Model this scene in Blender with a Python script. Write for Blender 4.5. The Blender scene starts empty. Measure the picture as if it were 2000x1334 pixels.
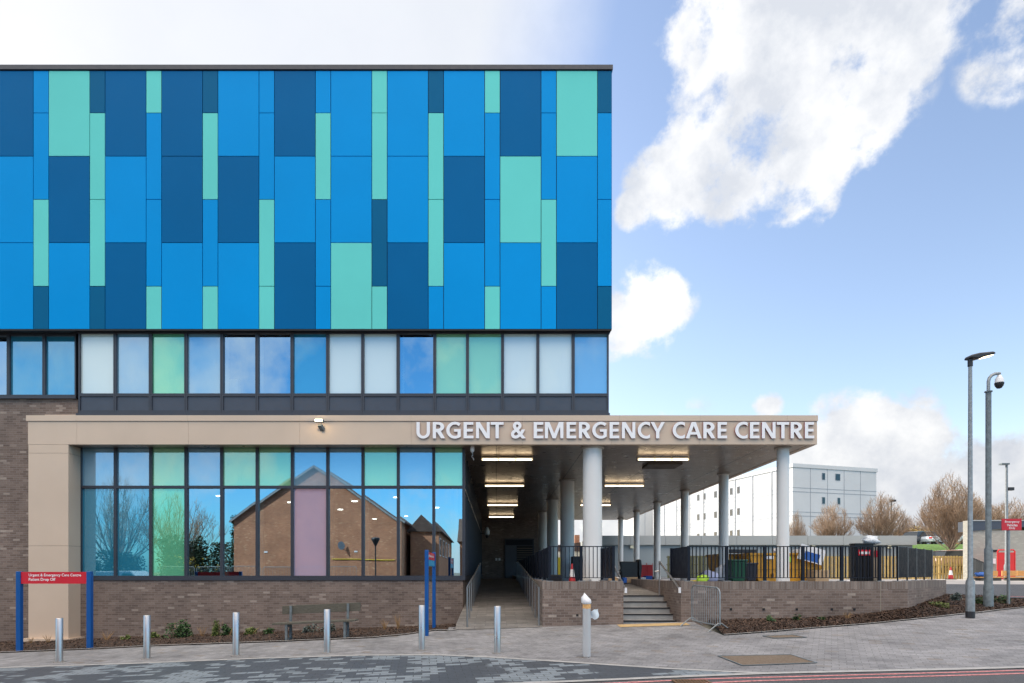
import bpy, math, random
import numpy as np
from mathutils import Vector, Matrix, noise
random.seed(7)
F = 1200.0; CX = 968.5; CY = 1118.0; E = 2.0
scene = bpy.context.scene
COL = scene.collection
def X_(px, d): return (px - CX) * d / F
def Z_(py, d): return (CY - py) * d / F + E
def sstep(a, b, x):
    t = min(1, max(0, (x - a) / (b - a))); return t * t * (3 - 2 * t)
def lerp(a, b, t): return a + (b - a) * t

# ------------------------------------------------------------------ ground height
_pts = [(-9.6,13.5,-1.97),(-8,14.1,-1.97),(-5.96,14.1,-1.915),(-3.87,14.1,-1.84),(-1.64,13.6,-1.74),(.03,12.9,-1.72),(1.9,12.8,-1.75),
 (-.8,17.1,-1.47),(1.2,17.1,-1.48),(3.5,17.1,-1.48),(6.1,17.1,-1.43),(12.7,16.5,-1.30),(15.5,18,-1.05),(8.8,10.3,-1.6),(1.6,9.7,-1.78),
 (-12.95,16.05,-2.1),(-9.2,16.5,-2.0),(-6.4,16.5,-1.9),(-3.4,16.4,-1.75),(-1.66,16.8,-1.58),(-10,10,-2.1),(-16,12,-2.25)]
def _basis(x, d):
    d = d - 14
    return [1, x, d, x*x*.1, x*d*.1, d*d*.1, x*x*d*.01]
_A = np.array([_basis(p[0], p[1]) for p in _pts]); _b = np.array([p[2] for p in _pts])
_cf = np.linalg.lstsq(_A, _b, rcond=None)[0]
def G(x, d):
    xc = min(16.0, max(-17.0, x)); dc = min(17.6, max(8.5, d))
    z = float(np.dot(_cf, _basis(xc, dc))) - 0.0
    w = min(1, max(0, (d - 17.0) / 10.5)) * sstep(3, 7, x)
    w = max(w, sstep(48, 56, d))
    z = lerp(z, -.45, w)
    z = lerp(z, -.75, sstep(7.5, -1, d))
    gate = max(sstep(31, 37, x), sstep(62, 75, d))
    if d > 41:
        rise = .9 * sstep(41, 51, d) + .5 * sstep(50, 55, d) + 1.75 * sstep(54, 60, d) + max(0, min(d, 240) - 62) * .012
        z += rise * gate
    return z + E
def ray(px, py, off=0.0):
    lo, hi = 5.0, 60.0
    d = lo
    while d < hi:
        if Z_(py, d) < G(X_(px, d), d) + off: break
        d += .05
    return X_(px, d), d

# ------------------------------------------------------------------ materials
def newmat(name):
    m = bpy.data.materials.new(name); m.use_nodes = True
    nt = m.node_tree; nt.nodes.clear()
    out = nt.nodes.new('ShaderNodeOutputMaterial')
    return m, nt, out
def nd(nt, typ, **kw):
    n = nt.nodes.new(typ)
    for k, v in kw.items(): setattr(n, k, v)
    return n
def setin(nt, n, **kw):
    for k, v in kw.items():
        s = n.inputs[k.replace('_', ' ')]
        if isinstance(v, bpy.types.NodeSocket): nt.links.new(v, s)
        else: s.default_value = v
def c4(c): return (c[0], c[1], c[2], 1)
def S(r, g, b):   # srgb 0-255 -> linear
    return tuple(((v/255)/12.92 if v/255 <= .04045 else ((v/255+.055)/1.055)**2.4) for v in (r, g, b))
def noise_n(nt, vec, scale, detail=3, rough=.55):
    n = nd(nt, 'ShaderNodeTexNoise'); nt.links.new(vec, n.inputs['Vector'])
    n.inputs['Scale'].default_value = scale; n.inputs['Detail'].default_value = detail; n.inputs['Roughness'].default_value = rough
    return n.outputs['Fac']
def mrange(nt, v, a, b, c, d):
    n = nd(nt, 'ShaderNodeMapRange'); nt.links.new(v, n.inputs[0])
    for i, q in enumerate((a, b, c, d)): n.inputs[i+1].default_value = q
    return n.outputs[0]
def mixc(nt, fac, a, b, mode='MIX'):
    n = nd(nt, 'ShaderNodeMix'); n.data_type = 'RGBA'; n.blend_type = mode
    for s, v in ((n.inputs[0], fac), (n.inputs[6], a), (n.inputs[7], b)):
        if isinstance(v, bpy.types.NodeSocket): nt.links.new(v, s)
        elif s.type == 'RGBA': s.default_value = c4(v)
        else: s.default_value = v
    return n.outputs[2]
def math_n(nt, op, a, b=None, clamp=False):
    n = nd(nt, 'ShaderNodeMath', operation=op); n.use_clamp = clamp
    for i, v in enumerate((a, b)):
        if v is None: continue
        if isinstance(v, bpy.types.NodeSocket): nt.links.new(v, n.inputs[i])
        else: n.inputs[i].default_value = v
    return n.outputs[0]
def pos(nt): return nd(nt, 'ShaderNodeNewGeometry').outputs['Position']
_mc = {}
def M(name, col, rough=.6, metal=0., var=.12, scale=3., bump=0., bscale=60., spec=.5, stretch=None, coat=0., emit=None, estr=0.):
    if name in _mc: return _mc[name]
    m, nt, out = newmat(name)
    b = nd(nt, 'ShaderNodeBsdfPrincipled'); nt.links.new(b.outputs[0], out.inputs[0])
    p = pos(nt)
    if stretch:
        mp = nd(nt, 'ShaderNodeMapping'); nt.links.new(p, mp.inputs[0]); mp.inputs['Scale'].default_value = stretch; p = mp.outputs[0]
    if var > 0:
        f = noise_n(nt, p, scale, 4); f = mrange(nt, f, .3, .7, 1 - var, 1 + var)
        cc = mixc(nt, 1.0, col, f, 'MULTIPLY'); nt.links.new(cc, b.inputs['Base Color'])
        rr = noise_n(nt, p, scale * 2.3, 3); rr = mrange(nt, rr, .3, .7, max(.02, rough - .08), min(1, rough + .08)); nt.links.new(rr, b.inputs['Roughness'])
    else:
        b.inputs['Base Color'].default_value = c4(col); b.inputs['Roughness'].default_value = rough
    b.inputs['Metallic'].default_value = metal; b.inputs['Specular IOR Level'].default_value = spec
    b.inputs['Coat Weight'].default_value = coat
    if bump > 0:
        bn = nd(nt, 'ShaderNodeBump'); bn.inputs['Strength'].default_value = bump; bn.inputs['Distance'].default_value = .02
        nt.links.new(noise_n(nt, p, bscale, 3), bn.inputs['Height']); nt.links.new(bn.outputs[0], b.inputs['Normal'])
    if emit:
        b.inputs['Emission Color'].default_value = c4(emit); b.inputs['Emission Strength'].default_value = estr
    _mc[name] = m; return m
def brick_vec(nt, mode, rot=0.):
    p = pos(nt)
    sp = nd(nt, 'ShaderNodeSeparateXYZ'); nt.links.new(p, sp.inputs[0])
    cb = nd(nt, 'ShaderNodeCombineXYZ')
    if mode == 'wall':
        nt.links.new(math_n(nt, 'ADD', sp.outputs[0], sp.outputs[1]), cb.inputs[0]); nt.links.new(sp.outputs[2], cb.inputs[1])
    elif mode == 'soldier':
        nt.links.new(math_n(nt, 'ADD', sp.outputs[0], sp.outputs[1]), cb.inputs[1]); nt.links.new(sp.outputs[2], cb.inputs[0])
    else:
        nt.links.new(sp.outputs[0], cb.inputs[0]); nt.links.new(sp.outputs[1], cb.inputs[1])
    v = cb.outputs[0]
    if rot:
        mp = nd(nt, 'ShaderNodeMapping'); nt.links.new(v, mp.inputs[0]); mp.inputs['Rotation'].default_value = (0, 0, rot); v = mp.outputs[0]
    return v, p
def brick_node(nt, v, w, h, mort, c1, c2, cm, off=.5, smooth=.1):
    n = nd(nt, 'ShaderNodeTexBrick'); nt.links.new(v, n.inputs['Vector']); n.offset = off
    n.inputs['Scale'].default_value = 1; n.inputs['Brick Width'].default_value = w; n.inputs['Row Height'].default_value = h
    n.inputs['Mortar Size'].default_value = mort; n.inputs['Mortar Smooth'].default_value = smooth
    n.inputs['Color1'].default_value = c4(c1); n.inputs['Color2'].default_value = c4(c2); n.inputs['Mortar'].default_value = c4(cm)
    return n
def brickmat(name, c1, c2, cm, mode='wall', w=.225, h=.075, mort=.006, rot=0., rough=.85, bump=.5, stain=.2, third=None, damp=None):
    m, nt, out = newmat(name)
    b = nd(nt, 'ShaderNodeBsdfPrincipled'); nt.links.new(b.outputs[0], out.inputs[0])
    v, p = brick_vec(nt, mode, rot)
    n = brick_node(nt, v, w, h, mort, (0,0,0), (1,1,1), (.5,.5,.5))
    sepc = nd(nt, 'ShaderNodeSeparateColor'); nt.links.new(n.outputs['Color'], sepc.inputs[0])
    r = nd(nt, 'ShaderNodeValToRGB'); nt.links.new(sepc.outputs[0], r.inputs[0])
    el = r.color_ramp.elements; el[0].color = c4(c1); el[1].color = c4(c2); el[0].position = .1
    mid = el.new(.55); mid.color = c4([(a+q)/2*.92 for a, q in zip(c1, c2)])
    if third:
        t = el.new(.93); t.color = c4([(a+q)/2 for a, q in zip(c1, c2)]); el[-1].color = c4(third)
    col = mixc(nt, n.outputs['Fac'], r.outputs[0], cm)
    f1 = mrange(nt, noise_n(nt, p, .8, 4), .3, .7, 1-stain, 1+stain)
    f2 = mrange(nt, noise_n(nt, p, 38, 3), .3, .7, .84, 1.16)
    col = mixc(nt, 1., col, f1, 'MULTIPLY'); col = mixc(nt, 1., col, f2, 'MULTIPLY')
    if mode == 'floor':   # trodden dirt and old spills
        col = mixc(nt, 1., col, mrange(nt, noise_n(nt, p, 2.6, 5, .65), .50, .66, 1., .74), 'MULTIPLY')
        col = mixc(nt, 1., col, mrange(nt, noise_n(nt, p, 11, 3, .5), .66, .72, 1., .70), 'MULTIPLY')
    nt.links.new(col, b.inputs['Base Color']); b.inputs['Roughness'].default_value = rough
    bn = nd(nt, 'ShaderNodeBump'); bn.inputs['Strength'].default_value = bump; bn.inputs['Distance'].default_value = .006
    h_ = math_n(nt, 'SUBTRACT', math_n(nt, 'MULTIPLY', f2, .5), n.outputs['Fac'])
    nt.links.new(h_, bn.inputs['Height']); nt.links.new(bn.outputs[0], b.inputs['Normal'])
    return m

brick = brickmat('dark_brick', (.138,.100,.084), (.270,.205,.173), (.225,.195,.172), stain=.2, third=(.33,.275,.235))
brick_top = brickmat('brick_soldier', (.155,.118,.10), (.26,.21,.18), (.22,.20,.18), mode='soldier', w=.6, h=.075, stain=.1)
red_brick = brickmat('red_brick', (.36,.135,.068), (.54,.24,.12), (.46,.33,.24), stain=.14, third=(.58,.32,.18))
cream_brick = brickmat('cream_brick', (.36,.35,.31), (.44,.43,.38), (.38,.37,.34), stain=.06)
paving = brickmat('grey_paving', (.205,.205,.215), (.325,.325,.335), (.14,.14,.142), mode='floor', w=.24, h=.16, mort=.006, rot=.5, stain=.24, rough=.8, third=(.20,.178,.16))
ramp_pav = brickmat('ramp_paving', (.16,.15,.14), (.25,.235,.22), (.09,.09,.09), mode='floor', w=.6, h=.2, mort=.006, stain=.12, rough=.7)
def cobblemat():
    m, nt, out = newmat('dark_cobbles')
    b = nd(nt, 'ShaderNodeBsdfPrincipled'); nt.links.new(b.outputs[0], out.inputs[0])
    v, p = brick_vec(nt, 'floor', -.12)
    n = brick_node(nt, v, .30, .17, .008, (0,0,0), (1,1,1), (.5,.5,.5))
    sp = nd(nt, 'ShaderNodeSeparateColor'); nt.links.new(n.outputs['Color'], sp.inputs[0])
    low = noise_n(nt, p, .75, 2)
    s = math_n(nt, 'ADD', math_n(nt, 'MULTIPLY', sp.outputs[0], .42), math_n(nt, 'MULTIPLY', low, 1.25))
    r = nd(nt, 'ShaderNodeValToRGB'); nt.links.new(s, r.inputs[0])
    e = r.color_ramp.elements; e[0].position = .0; e[0].color = (.042,.050,.062,1); e[1].position = .955; e[1].color = (.20,.235,.265,1)
    a = e.new(.84); a.color = (.060,.070,.085,1); a = e.new(.87); a.color = (.15,.18,.205,1)
    col = mixc(nt, n.outputs['Fac'], r.outputs[0], (.035,.038,.042))
    f2 = mrange(nt, noise_n(nt, p, 30, 3), .3, .7, .8, 1.2)
    col = mixc(nt, 1., col, f2, 'MULTIPLY'); nt.links.new(col, b.inputs['Base Color']); b.inputs['Roughness'].default_value = .62
    bn = nd(nt, 'ShaderNodeBump'); bn.inputs['Strength'].default_value = .5; bn.inputs['Distance'].default_value = .006
    nt.links.new(math_n(nt, 'SUBTRACT', math_n(nt, 'MULTIPLY', f2, .3), n.outputs['Fac']), bn.inputs['Height']); nt.links.new(bn.outputs[0], b.inputs['Normal'])
    return m
cobbles = cobblemat()
def speckle(name, c1, c2, scale, rough=.9, bump=.6, big=.2):
    m, nt, out = newmat(name)
    b = nd(nt, 'ShaderNodeBsdfPrincipled'); nt.links.new(b.outputs[0], out.inputs[0]); p = pos(nt)
    f = mrange(nt, noise_n(nt, p, scale, 4, .7), .35, .65, 0, 1); col = mixc(nt, f, c1, c2)
    col = mixc(nt, 1., col, mrange(nt, noise_n(nt, p, .5, 3), .3, .7, 1-big, 1+big), 'MULTIPLY')
    nt.links.new(col, b.inputs['Base Color']); b.inputs['Roughness'].default_value = rough
    bn = nd(nt, 'ShaderNodeBump'); bn.inputs['Strength'].default_value = bump; bn.inputs['Distance'].default_value = .01
    nt.links.new(f, bn.inputs['Height']); nt.links.new(bn.outputs[0], b.inputs['Normal'])
    return m
asphalt = speckle('asphalt', (.055,.060,.068), (.115,.12,.13), 70, big=.12)
mulch_m = speckle('bark_mulch', (.014,.010,.008), (.075,.046,.032), 34, big=.2)
chip_m = M('bark_chip', (.080,.048,.033), .9, var=.85, scale=14)
soil = speckle('rough_ground', (.10,.10,.08), (.16,.155,.13), 4)
grass = speckle('grass', (.05,.10,.02), (.10,.19,.035), 6)
rust = speckle('brown_cover_infill', (.12,.088,.058), (.20,.155,.115), 26, big=.15)
def glossy_panel(name, col, rough=.42, spec=.4):
    return M(name, col, rough, var=.055, scale=.22, spec=.05)  # broad tone variation painted in as a faint sky sheen
P_DARK = glossy_panel('panel_dark_blue', (.001,.122,.32))
P_BLUE = glossy_panel('panel_mid_blue', (.001,.285,.70))
P_MINT = glossy_panel('panel_mint', (.14,.64,.60))
P_DARK2 = glossy_panel('panel_dark_slate_blue', (.003,.118,.26))
frame_m = M('anthracite_frame', (.036,.042,.058), .45, var=.06)
spand_m = M('anthracite_spandrel', (.050,.062,.088), .40, var=.06)
black_m = M('black_gap', (.008,.008,.010), .7, var=0)
beige = M('beige_cladding', (.59,.468,.362), .45, metal=.0, var=.04, scale=.8)
beige_d = M('beige_joint', (.14,.10,.075), .7, var=0)
white_paint = M('white_column_paint', (.76,.755,.74), .38, var=.03, scale=1)
white_sign = M('white_letter_face', (.86,.86,.88), .35, var=0)
red_edge = M('red_letter_edge', (.30,.02,.03), .5, var=0)
steel = M('brushed_steel', (.52,.515,.51), .34, metal=.95, var=.03, scale=1.5)
rail_steel = M('satin_steel', (.33,.33,.33), .36, metal=.9, var=.05)
galv = M('galvanised_steel', (.27,.29,.30), .5, metal=.55, var=.2, scale=12)
galv_d = M('weathered_galvanised', (.15,.18,.195), .6, metal=.35, var=.25, scale=9)
navy = M('navy_railing_paint', (.007,.010,.020), .45, var=.05, spec=.25)
bluepost = M('blue_sign_post', (.001,.075,.29), .35, var=.03)
redsign = M('red_sign_face', (.56,.012,.028), .4, var=.03)
cyan_sign = M('light_blue_sign', (.02,.30,.55), .4, var=.03)
oldwood = M('weathered_wood', (.105,.098,.078), .85, var=.35, scale=9, bump=.4, stretch=(1,4,14))
newwood = M('pale_fence_timber', (.52,.37,.14), .8, var=.25, scale=7, stretch=(6,6,1))
greenwood = M('olive_timber', (.16,.16,.085), .85, var=.3, scale=7, stretch=(6,6,1))  # duller olive tone than the pale fence timber
benchwood = M('orange_bench_timber', (.56,.30,.10), .6, var=.2, scale=8, stretch=(1,1,8))
stepw = M('step_stone', (.36,.36,.355), .75, var=.12, scale=5)
nosing = M('black_nosing', (.02,.02,.022), .6, var=.1)
tactile = M('buff_tactile', (.50,.35,.17), .8, var=.15, bump=.5, bscale=40)
concrete = M('concrete_kerb', (.36,.36,.355), .85, var=.15, scale=6)
pale_metal = M('pale_cladding', (.40,.42,.42), .5, var=.05, scale=.5)
pale_metal2 = M('blue_grey_cladding', (.30,.345,.37), .5, var=.05, scale=.5)
white_clad = M('white_modular_cladding', (.58,.595,.61), .5, var=.05, scale=.3)
jointm = M('cladding_joint', (.33,.36,.40), .7, var=0)
win_dark = M('dark_window_glass', (.03,.035,.04), .12, var=0)
skipm = M('yellow_skip_paint', (.56,.27,.018), .55, var=.35, scale=2.2, bump=.2, bscale=9)
greenbin = M('green_bin_plastic', (.012,.085,.045), .45, var=.1)
blackbin = M('black_plastic', (.018,.018,.022), .45, var=.1)
redp = M('red_paint', (.62,.02,.02), .45, var=.08)
whitep = M('white_plastic', (.78,.78,.80), .5, var=.06)
bluep = M('blue_plastic', (.02,.10,.38), .5, var=.06)
cardb = M('cardboard', (.42,.28,.16), .85, var=.12)
limep = M('lime_plastic', (.38,.62,.04), .5, var=.05)
yellowp = M('yellow_plastic', (.75,.55,.03), .5, var=.06)
rooftile = M('roof_tile', (.085,.055,.045), .85, var=.25, scale=3, bump=.5, bscale=12)
bark = M('tree_bark', (.25,.19,.145), .9, var=.25, scale=3)
bark2 = M('tree_twig', (.32,.225,.15), .9, var=.25, scale=2)
lilac = M('pinkred_line', (.50,.20,.20), .8, var=.5, scale=22)
iron = M('rusty_iron', (.16,.095,.05), .75, var=.35, scale=20)
def emat(name, col, s):
    m, nt, out = newmat(name); e = nd(nt, 'ShaderNodeEmission'); e.inputs[0].default_value = c4(col); e.inputs[1].default_value = s
    nt.links.new(e.outputs[0], out.inputs[0]); return m
tube_m = emat('warm_tube_light', (1., .78, .50), 2.3)
lamp_m = emat('lamp_glow', (1., .82, .5), 3)
down_m = emat('room_downlight', (1., .93, .80), 3.)
def soffitmat():
    m, nt, out = newmat('brown_metal_soffit')
    b = nd(nt, 'ShaderNodeBsdfPrincipled'); nt.links.new(b.outputs[0], out.inputs[0]); p = pos(nt)
    sp = nd(nt, 'ShaderNodeSeparateXYZ'); nt.links.new(p, sp.inputs[0])
    w = math_n(nt, 'FRACT', math_n(nt, 'MULTIPLY', sp.outputs[1], 3.2))
    j = math_n(nt, 'LESS_THAN', w, .06)
    w2 = math_n(nt, 'FRACT', math_n(nt, 'MULTIPLY', sp.outputs[0], .33)); j2 = math_n(nt, 'LESS_THAN', w2, .012)
    j = math_n(nt, 'MAXIMUM', j, j2)
    f = mrange(nt, noise_n(nt, p, .6, 3), .3, .7, .85, 1.15)
    col = mixc(nt, 1., (.31,.245,.20), f, 'MULTIPLY'); col = mixc(nt, j, col, (.05,.04,.035))
    nt.links.new(col, b.inputs['Base Color']); b.inputs['Metallic'].default_value = .35
    nt.links.new(mrange(nt, noise_n(nt, p, 3, 3), .3, .7, .26, .38), b.inputs['Roughness'])
    bn = nd(nt, 'ShaderNodeBump'); bn.inputs['Strength'].default_value = .5; bn.inputs['Distance'].default_value = .01
    nt.links.new(math_n(nt, 'MULTIPLY', j, -1.), bn.inputs['Height']); nt.links.new(bn.outputs[0], b.inputs['Normal'])
    return m
soffit_m = soffitmat()
def glassmat(name, body, gtint, fac, rough=.0, clear=False, wob=.12):
    m, nt, out = newmat(name)
    g = nd(nt, 'ShaderNodeBsdfGlossy'); g.inputs['Color'].default_value = c4(gtint); g.inputs['Roughness'].default_value = rough
    if clear:
        d = nd(nt, 'ShaderNodeBsdfTransparent'); d.inputs[0].default_value = c4(body)
    else:
        d = nd(nt, 'ShaderNodeBsdfDiffuse'); d.inputs[0].default_value = c4(body)
    p = pos(nt)
    bn = nd(nt, 'ShaderNodeBump'); bn.inputs['Strength'].default_value = wob; bn.inputs['Distance'].default_value = .003
    nt.links.new(noise_n(nt, p, .95, 1), bn.inputs['Height']); nt.links.new(bn.outputs[0], g.inputs['Normal'])
    mx = nd(nt, 'ShaderNodeMixShader'); mx.inputs[0].default_value = fac
    nt.links.new(d.outputs[0], mx.inputs[1]); nt.links.new(g.outputs[0], mx.inputs[2]); nt.links.new(mx.outputs[0], out.inputs[0])
    return m
GL = {
 'c': glassmat('clear_reflective_glass', (.55,.66,.70), (.62,.84,1.0), .62, clear=True),
 'w': glassmat('white_fritted_glass', (.66,.79,.79), (.75,.9,1.), .16),
 'm': glassmat('milky_blue_glass', (.20,.40,.53), (.66,.84,1.), .40),
 'b': glassmat('blue_tinted_glass', (.03,.25,.40), (.48,.80,1.), .40),
 'g': glassmat('green_tinted_glass', (.15,.55,.32), (.60,1.,.80), .40),
 'G': glassmat('green_upper_glass', (.28,.64,.37), (.76,1.,.80), .36),
 'l': glassmat('lilac_fritted_glass', (.36,.34,.50), (.75,.78,1.), .32),
 's': glassmat('side_wall_glass', (.01,.013,.018), (.8,.9,1.), .35),
}

# ------------------------------------------------------------------ mesh building
ORG = {}
class MB:
    def __init__(s): s.v = []; s.f = []; s.m = []
    def add(s, vs, fs, mi=0):
        n = len(s.v); s.v += [tuple(v) for v in vs]; s.f += [tuple(i + n for i in f) for f in fs]; s.m += [mi] * len(fs); return s
    def box(s, x0, x1, y0, y1, z0, z1, mi=0):
        x0, x1 = sorted((x0, x1)); y0, y1 = sorted((y0, y1)); z0, z1 = sorted((z0, z1))
        return s.add([(x0,y0,z0),(x1,y0,z0),(x1,y1,z0),(x0,y1,z0),(x0,y0,z1),(x1,y0,z1),(x1,y1,z1),(x0,y1,z1)],
              [(0,3,2,1),(4,5,6,7),(0,1,5,4),(1,2,6,5),(2,3,7,6),(3,0,4,7)], mi)
    def bar(s, a, b, w, h=None, up=(0,0,1), mi=0):
        a = Vector(a); b = Vector(b); h = h or w
        t = (b - a).normalized(); u = Vector(up)
        r = t.cross(u)
        if r.length < 1e-4: r = t.cross(Vector((0,1,0)))
        r.normalize(); u = r.cross(t)
        vs = []
        for p in (a, b):
            for sx, sy in ((-1,-1),(1,-1),(1,1),(-1,1)): vs.append(p + r*sx*w/2 + u*sy*h/2)
        return s.add(vs, [(0,3,2,1),(4,5,6,7),(0,1,5,4),(1,2,6,5),(2,3,7,6),(3,0,4,7)], mi)
    def tube(s, pts, r, n=8, mi=0, cap=True):
        pts = [Vector(p) for p in pts]; rs = r if isinstance(r, (list, tuple)) else [r]*len(pts)
        base = len(s.v); prev = None
        for i, p in enumerate(pts):
            t = (pts[min(i+1, len(pts)-1)] - pts[max(i-1, 0)])
            if t.length < 1e-9: t = Vector((0,0,1))
            t.normalize()
            if prev is None:
                q = Vector((0,0,1)) if abs(t.z) < .9 else Vector((0,1,0))
                prev = t.cross(q).normalized()
            prev = (prev - t * prev.dot(t)).normalized(); w = t.cross(prev)
            for k in range(n):
                a = 2*math.pi*k/n; s.v.append(tuple(p + (prev*math.cos(a) + w*math.sin(a)) * rs[i]))
        for i in range(len(pts)-1):
            for k in range(n):
                k2 = (k+1) % n
                s.f.append((base+i*n+k, base+i*n+k2, base+(i+1)*n+k2, base+(i+1)*n+k)); s.m.append(mi)
        if cap:
            s.f.append(tuple(base+k for k in reversed(range(n)))); s.m.append(mi)
            s.f.append(tuple(base+(len(pts)-1)*n+k for k in range(n))); s.m.append(mi)
        return s
    def cyl(s, x, y, z0, z1, r, n=24, mi=0, r2=None): return s.tube([(x,y,z0),(x,y,z1)], [r, r if r2 is None else r2], n, mi)
    def lathe(s, x, y, prof, n=24, mi=0): return s.tube([(x,y,z) for r, z in prof], [r for r, z in prof], n, mi)
    def prism(s, poly, axis, a0, a1, mi=0):  # poly of 2D points; axis 'x' (poly=(y,z)), 'y' (poly=(x,z)), 'z' (poly=(x,y))
        def mk(p, a): return {'x': (a,p[0],p[1]), 'y': (p[0],a,p[1]), 'z': (p[0],p[1],a)}[axis]
        n = len(poly)
        ar = sum(poly[i][0]*poly[(i+1)%n][1]-poly[(i+1)%n][0]*poly[i][1] for i in range(n))
        if (ar > 0) != (axis != 'y'): poly = list(reversed(poly))
        vs = [mk(p, a0) for p in poly] + [mk(p, a1) for p in poly]
        fs = [tuple(reversed(range(n))), tuple(range(n, 2*n))] + [(i, (i+1)%n, n+(i+1)%n, n+i) for i in range(n)]
        return s.add(vs, fs, mi)
    def sheet(s, rows, mi=0, thick=None):
        n = len(s.v); R = len(rows); C = len(rows[0])
        for r in rows: s.v += [tuple(p) for p in r]
        for i in range(R-1):
            for j in range(C-1):
                s.f.append((n+i*C+j, n+i*C+j+1, n+(i+1)*C+j+1, n+(i+1)*C+j)); s.m.append(mi)
        return s
    def build(s, name, mats, parent=None, org=None, smooth=False, bevel=0.):
        if not isinstance(mats, (list, tuple)): mats = [mats]
        o_ = Vector(ORG[parent.name]) if parent is not None else Vector(org or (0,0,0))
        me = bpy.data.meshes.new(name)
        me.from_pydata([tuple(Vector(v) - o_) for v in s.v], [], s.f)
        for m in mats: me.materials.append(m)
        me.polygons.foreach_set('material_index', s.m)
        if smooth is True: me.polygons.foreach_set('use_smooth', [True]*len(me.polygons))
        me.update()
        ob = bpy.data.objects.new(name, me); COL.objects.link(ob)
        ORG[ob.name] = tuple(o_)
        if parent is not None: ob.parent = parent
        else: ob.location = o_
        if smooth == 'auto':
            me.polygons.foreach_set('use_smooth', [True]*len(me.polygons)); me.set_sharp_from_angle(angle=math.radians(40))
        if bevel > 0:
            b = ob.modifiers.new('bevel', 'BEVEL'); b.width = bevel; b.segments = 2; b.limit_method = 'ANGLE'; b.angle_limit = math.radians(40)
        return ob
def tag(o, label=None, cat=None, group=None, kind=None):
    if label: o['label'] = label
    if cat: o['category'] = cat
    if group: o['group'] = group
    if kind: o['kind'] = kind
    return o
def thing(name, label, cat, loc=(0,0,0), group=None):
    o = bpy.data.objects.new(name, None); COL.objects.link(o); o.location = loc; o.empty_display_size = .2
    ORG[o.name] = tuple(loc)
    return tag(o, label, cat, group)
def dup(root, loc, label, rotz=0., group=None, scale=None):
    r = root.copy(); COL.objects.link(r); r.location = loc; r.rotation_euler = (0,0,rotz); r['label'] = label
    if group: r['group'] = group
    if scale: r.scale = scale
    for ch in list(root.children):
        c = ch.copy(); COL.objects.link(c); c.parent = r
        for g in ch.children:
            d = g.copy(); COL.objects.link(d); d.parent = c
    return r
def text_mesh(s, bold=0., extrude=0.):
    cu = bpy.data.curves.new('t', 'FONT'); cu.body = s; cu.size = 1; cu.offset = bold; cu.extrude = extrude; cu.resolution_u = 4
    ob = bpy.data.objects.new('t', cu); COL.objects.link(ob)
    dg = bpy.context.evaluated_depsgraph_get(); me = bpy.data.meshes.new_from_object(ob.evaluated_get(dg))
    vs = [tuple(v.co) for v in me.vertices]; fs = [tuple(p.vertices) for p in me.polygons]; ns = [tuple(p.normal) for p in me.polygons]
    bpy.data.objects.remove(ob); bpy.data.curves.remove(cu); bpy.data.meshes.remove(me)
    return vs, fs, ns
def put_text(name, s, parent, origin, right, up, width, height, mats, bold=0., depth=.0, two=False, org=None):
    """lettering fitted into width x height; origin = lower left corner of the text's box"""
    vs, fs, ns = text_mesh(s, bold, .5 if depth > 0 else 0)
    xs = [v[0] for v in vs]; ys = [v[1] for v in vs]
    x0, x1, y0, y1 = min(xs), max(xs), min(ys), max(ys)
    R = Vector(right); U = Vector(up); N = R.cross(U); O = Vector(origin)
    mb = MB()
    P = [O + R*((v[0]-x0)/(x1-x0)*width) + U*((v[1]-y0)/(y1-y0)*height) + N*((v[2]+.5)*depth if depth > 0 else 0) for v in vs]
    mb.v = [tuple(p) for p in P]; mb.f = fs; mb.m = [0 if (n[2] > .5 or not two) else 1 for n in ns]
    return mb.build(name, mats, parent, org=org)

# ------------------------------------------------------------------ ground, roads, paving
def arange(a, b, st):
    n = max(1, int(round((b-a)/st))); return [a + (b-a)*i/n for i in range(n+1)]
xs = [-300,-200,-120,-80,-60,-45] + arange(-34, 40, .5) + [42,44,46,48,50,54,58,64,72,85,110,150,220,320,450]
ds = [-260,-160,-90,-50,-34,-24] + arange(-16, 26, .5)[1:] + arange(26, 66, 1.)[1:] + [70,76,84,95,110,135,170,220,300,420,650]
def base_z(x, d):
    z = G(x, d) - .07
    z -= 1.0 * sstep(15.7, 16.9, d) * sstep(2.2, 1.0, x) * sstep(56, 50, d)
    if 1.0 < x < 16 and 17 < d < 52: z -= .35 * sstep(17, 17.6, d)
    return z
g = MB().sheet([[(x, d, base_z(x, d)) for x in xs] for d in ds])
tag(g.build('ground', soil, smooth=True), kind='structure')
def strip(name, fr, bk, m, off, step=.25, rows=None, kind='structure', xr=None, **kw):
    """sheet between two polylines given as lists of (x,d), sampled along x"""
    fx = [p[0] for p in fr]; fd = [p[1] for p in fr]; bx = [p[0] for p in bk]; bd = [p[1] for p in bk]
    x0, x1 = xr if xr else (max(fx[0], bx[0]), min(fx[-1], bx[-1]))
    X = arange(x0, x1, step); df = np.interp(X, fx, fd); db = np.interp(X, bx, bd)
    n = rows or max(2, int(max(db-df)/.3)+1)
    g = MB().sheet([[(x, a+(b-a)*i/n, G(x, a+(b-a)*i/n)+off) for x, a, b in zip(X, df, db)] for i in range(n+1)])
    return tag(g.build(name, m, smooth=True, **kw), kind=kind)
kerb_l = [(-30, 15.6)] + [ray(*p) for p in ((0,1276),(180,1269),(300,1263),(500,1256),(720,1247),(790,1241),(850,1232))] + [(-1.15, 16.85), (-.95, 17.1)]
bed_f = [ray(*p) for p in ((1413,1241),(1500,1235),(1600,1227),(1700,1219),(1768,1212),(1851,1203),(1920,1196),(2000,1187))]
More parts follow.
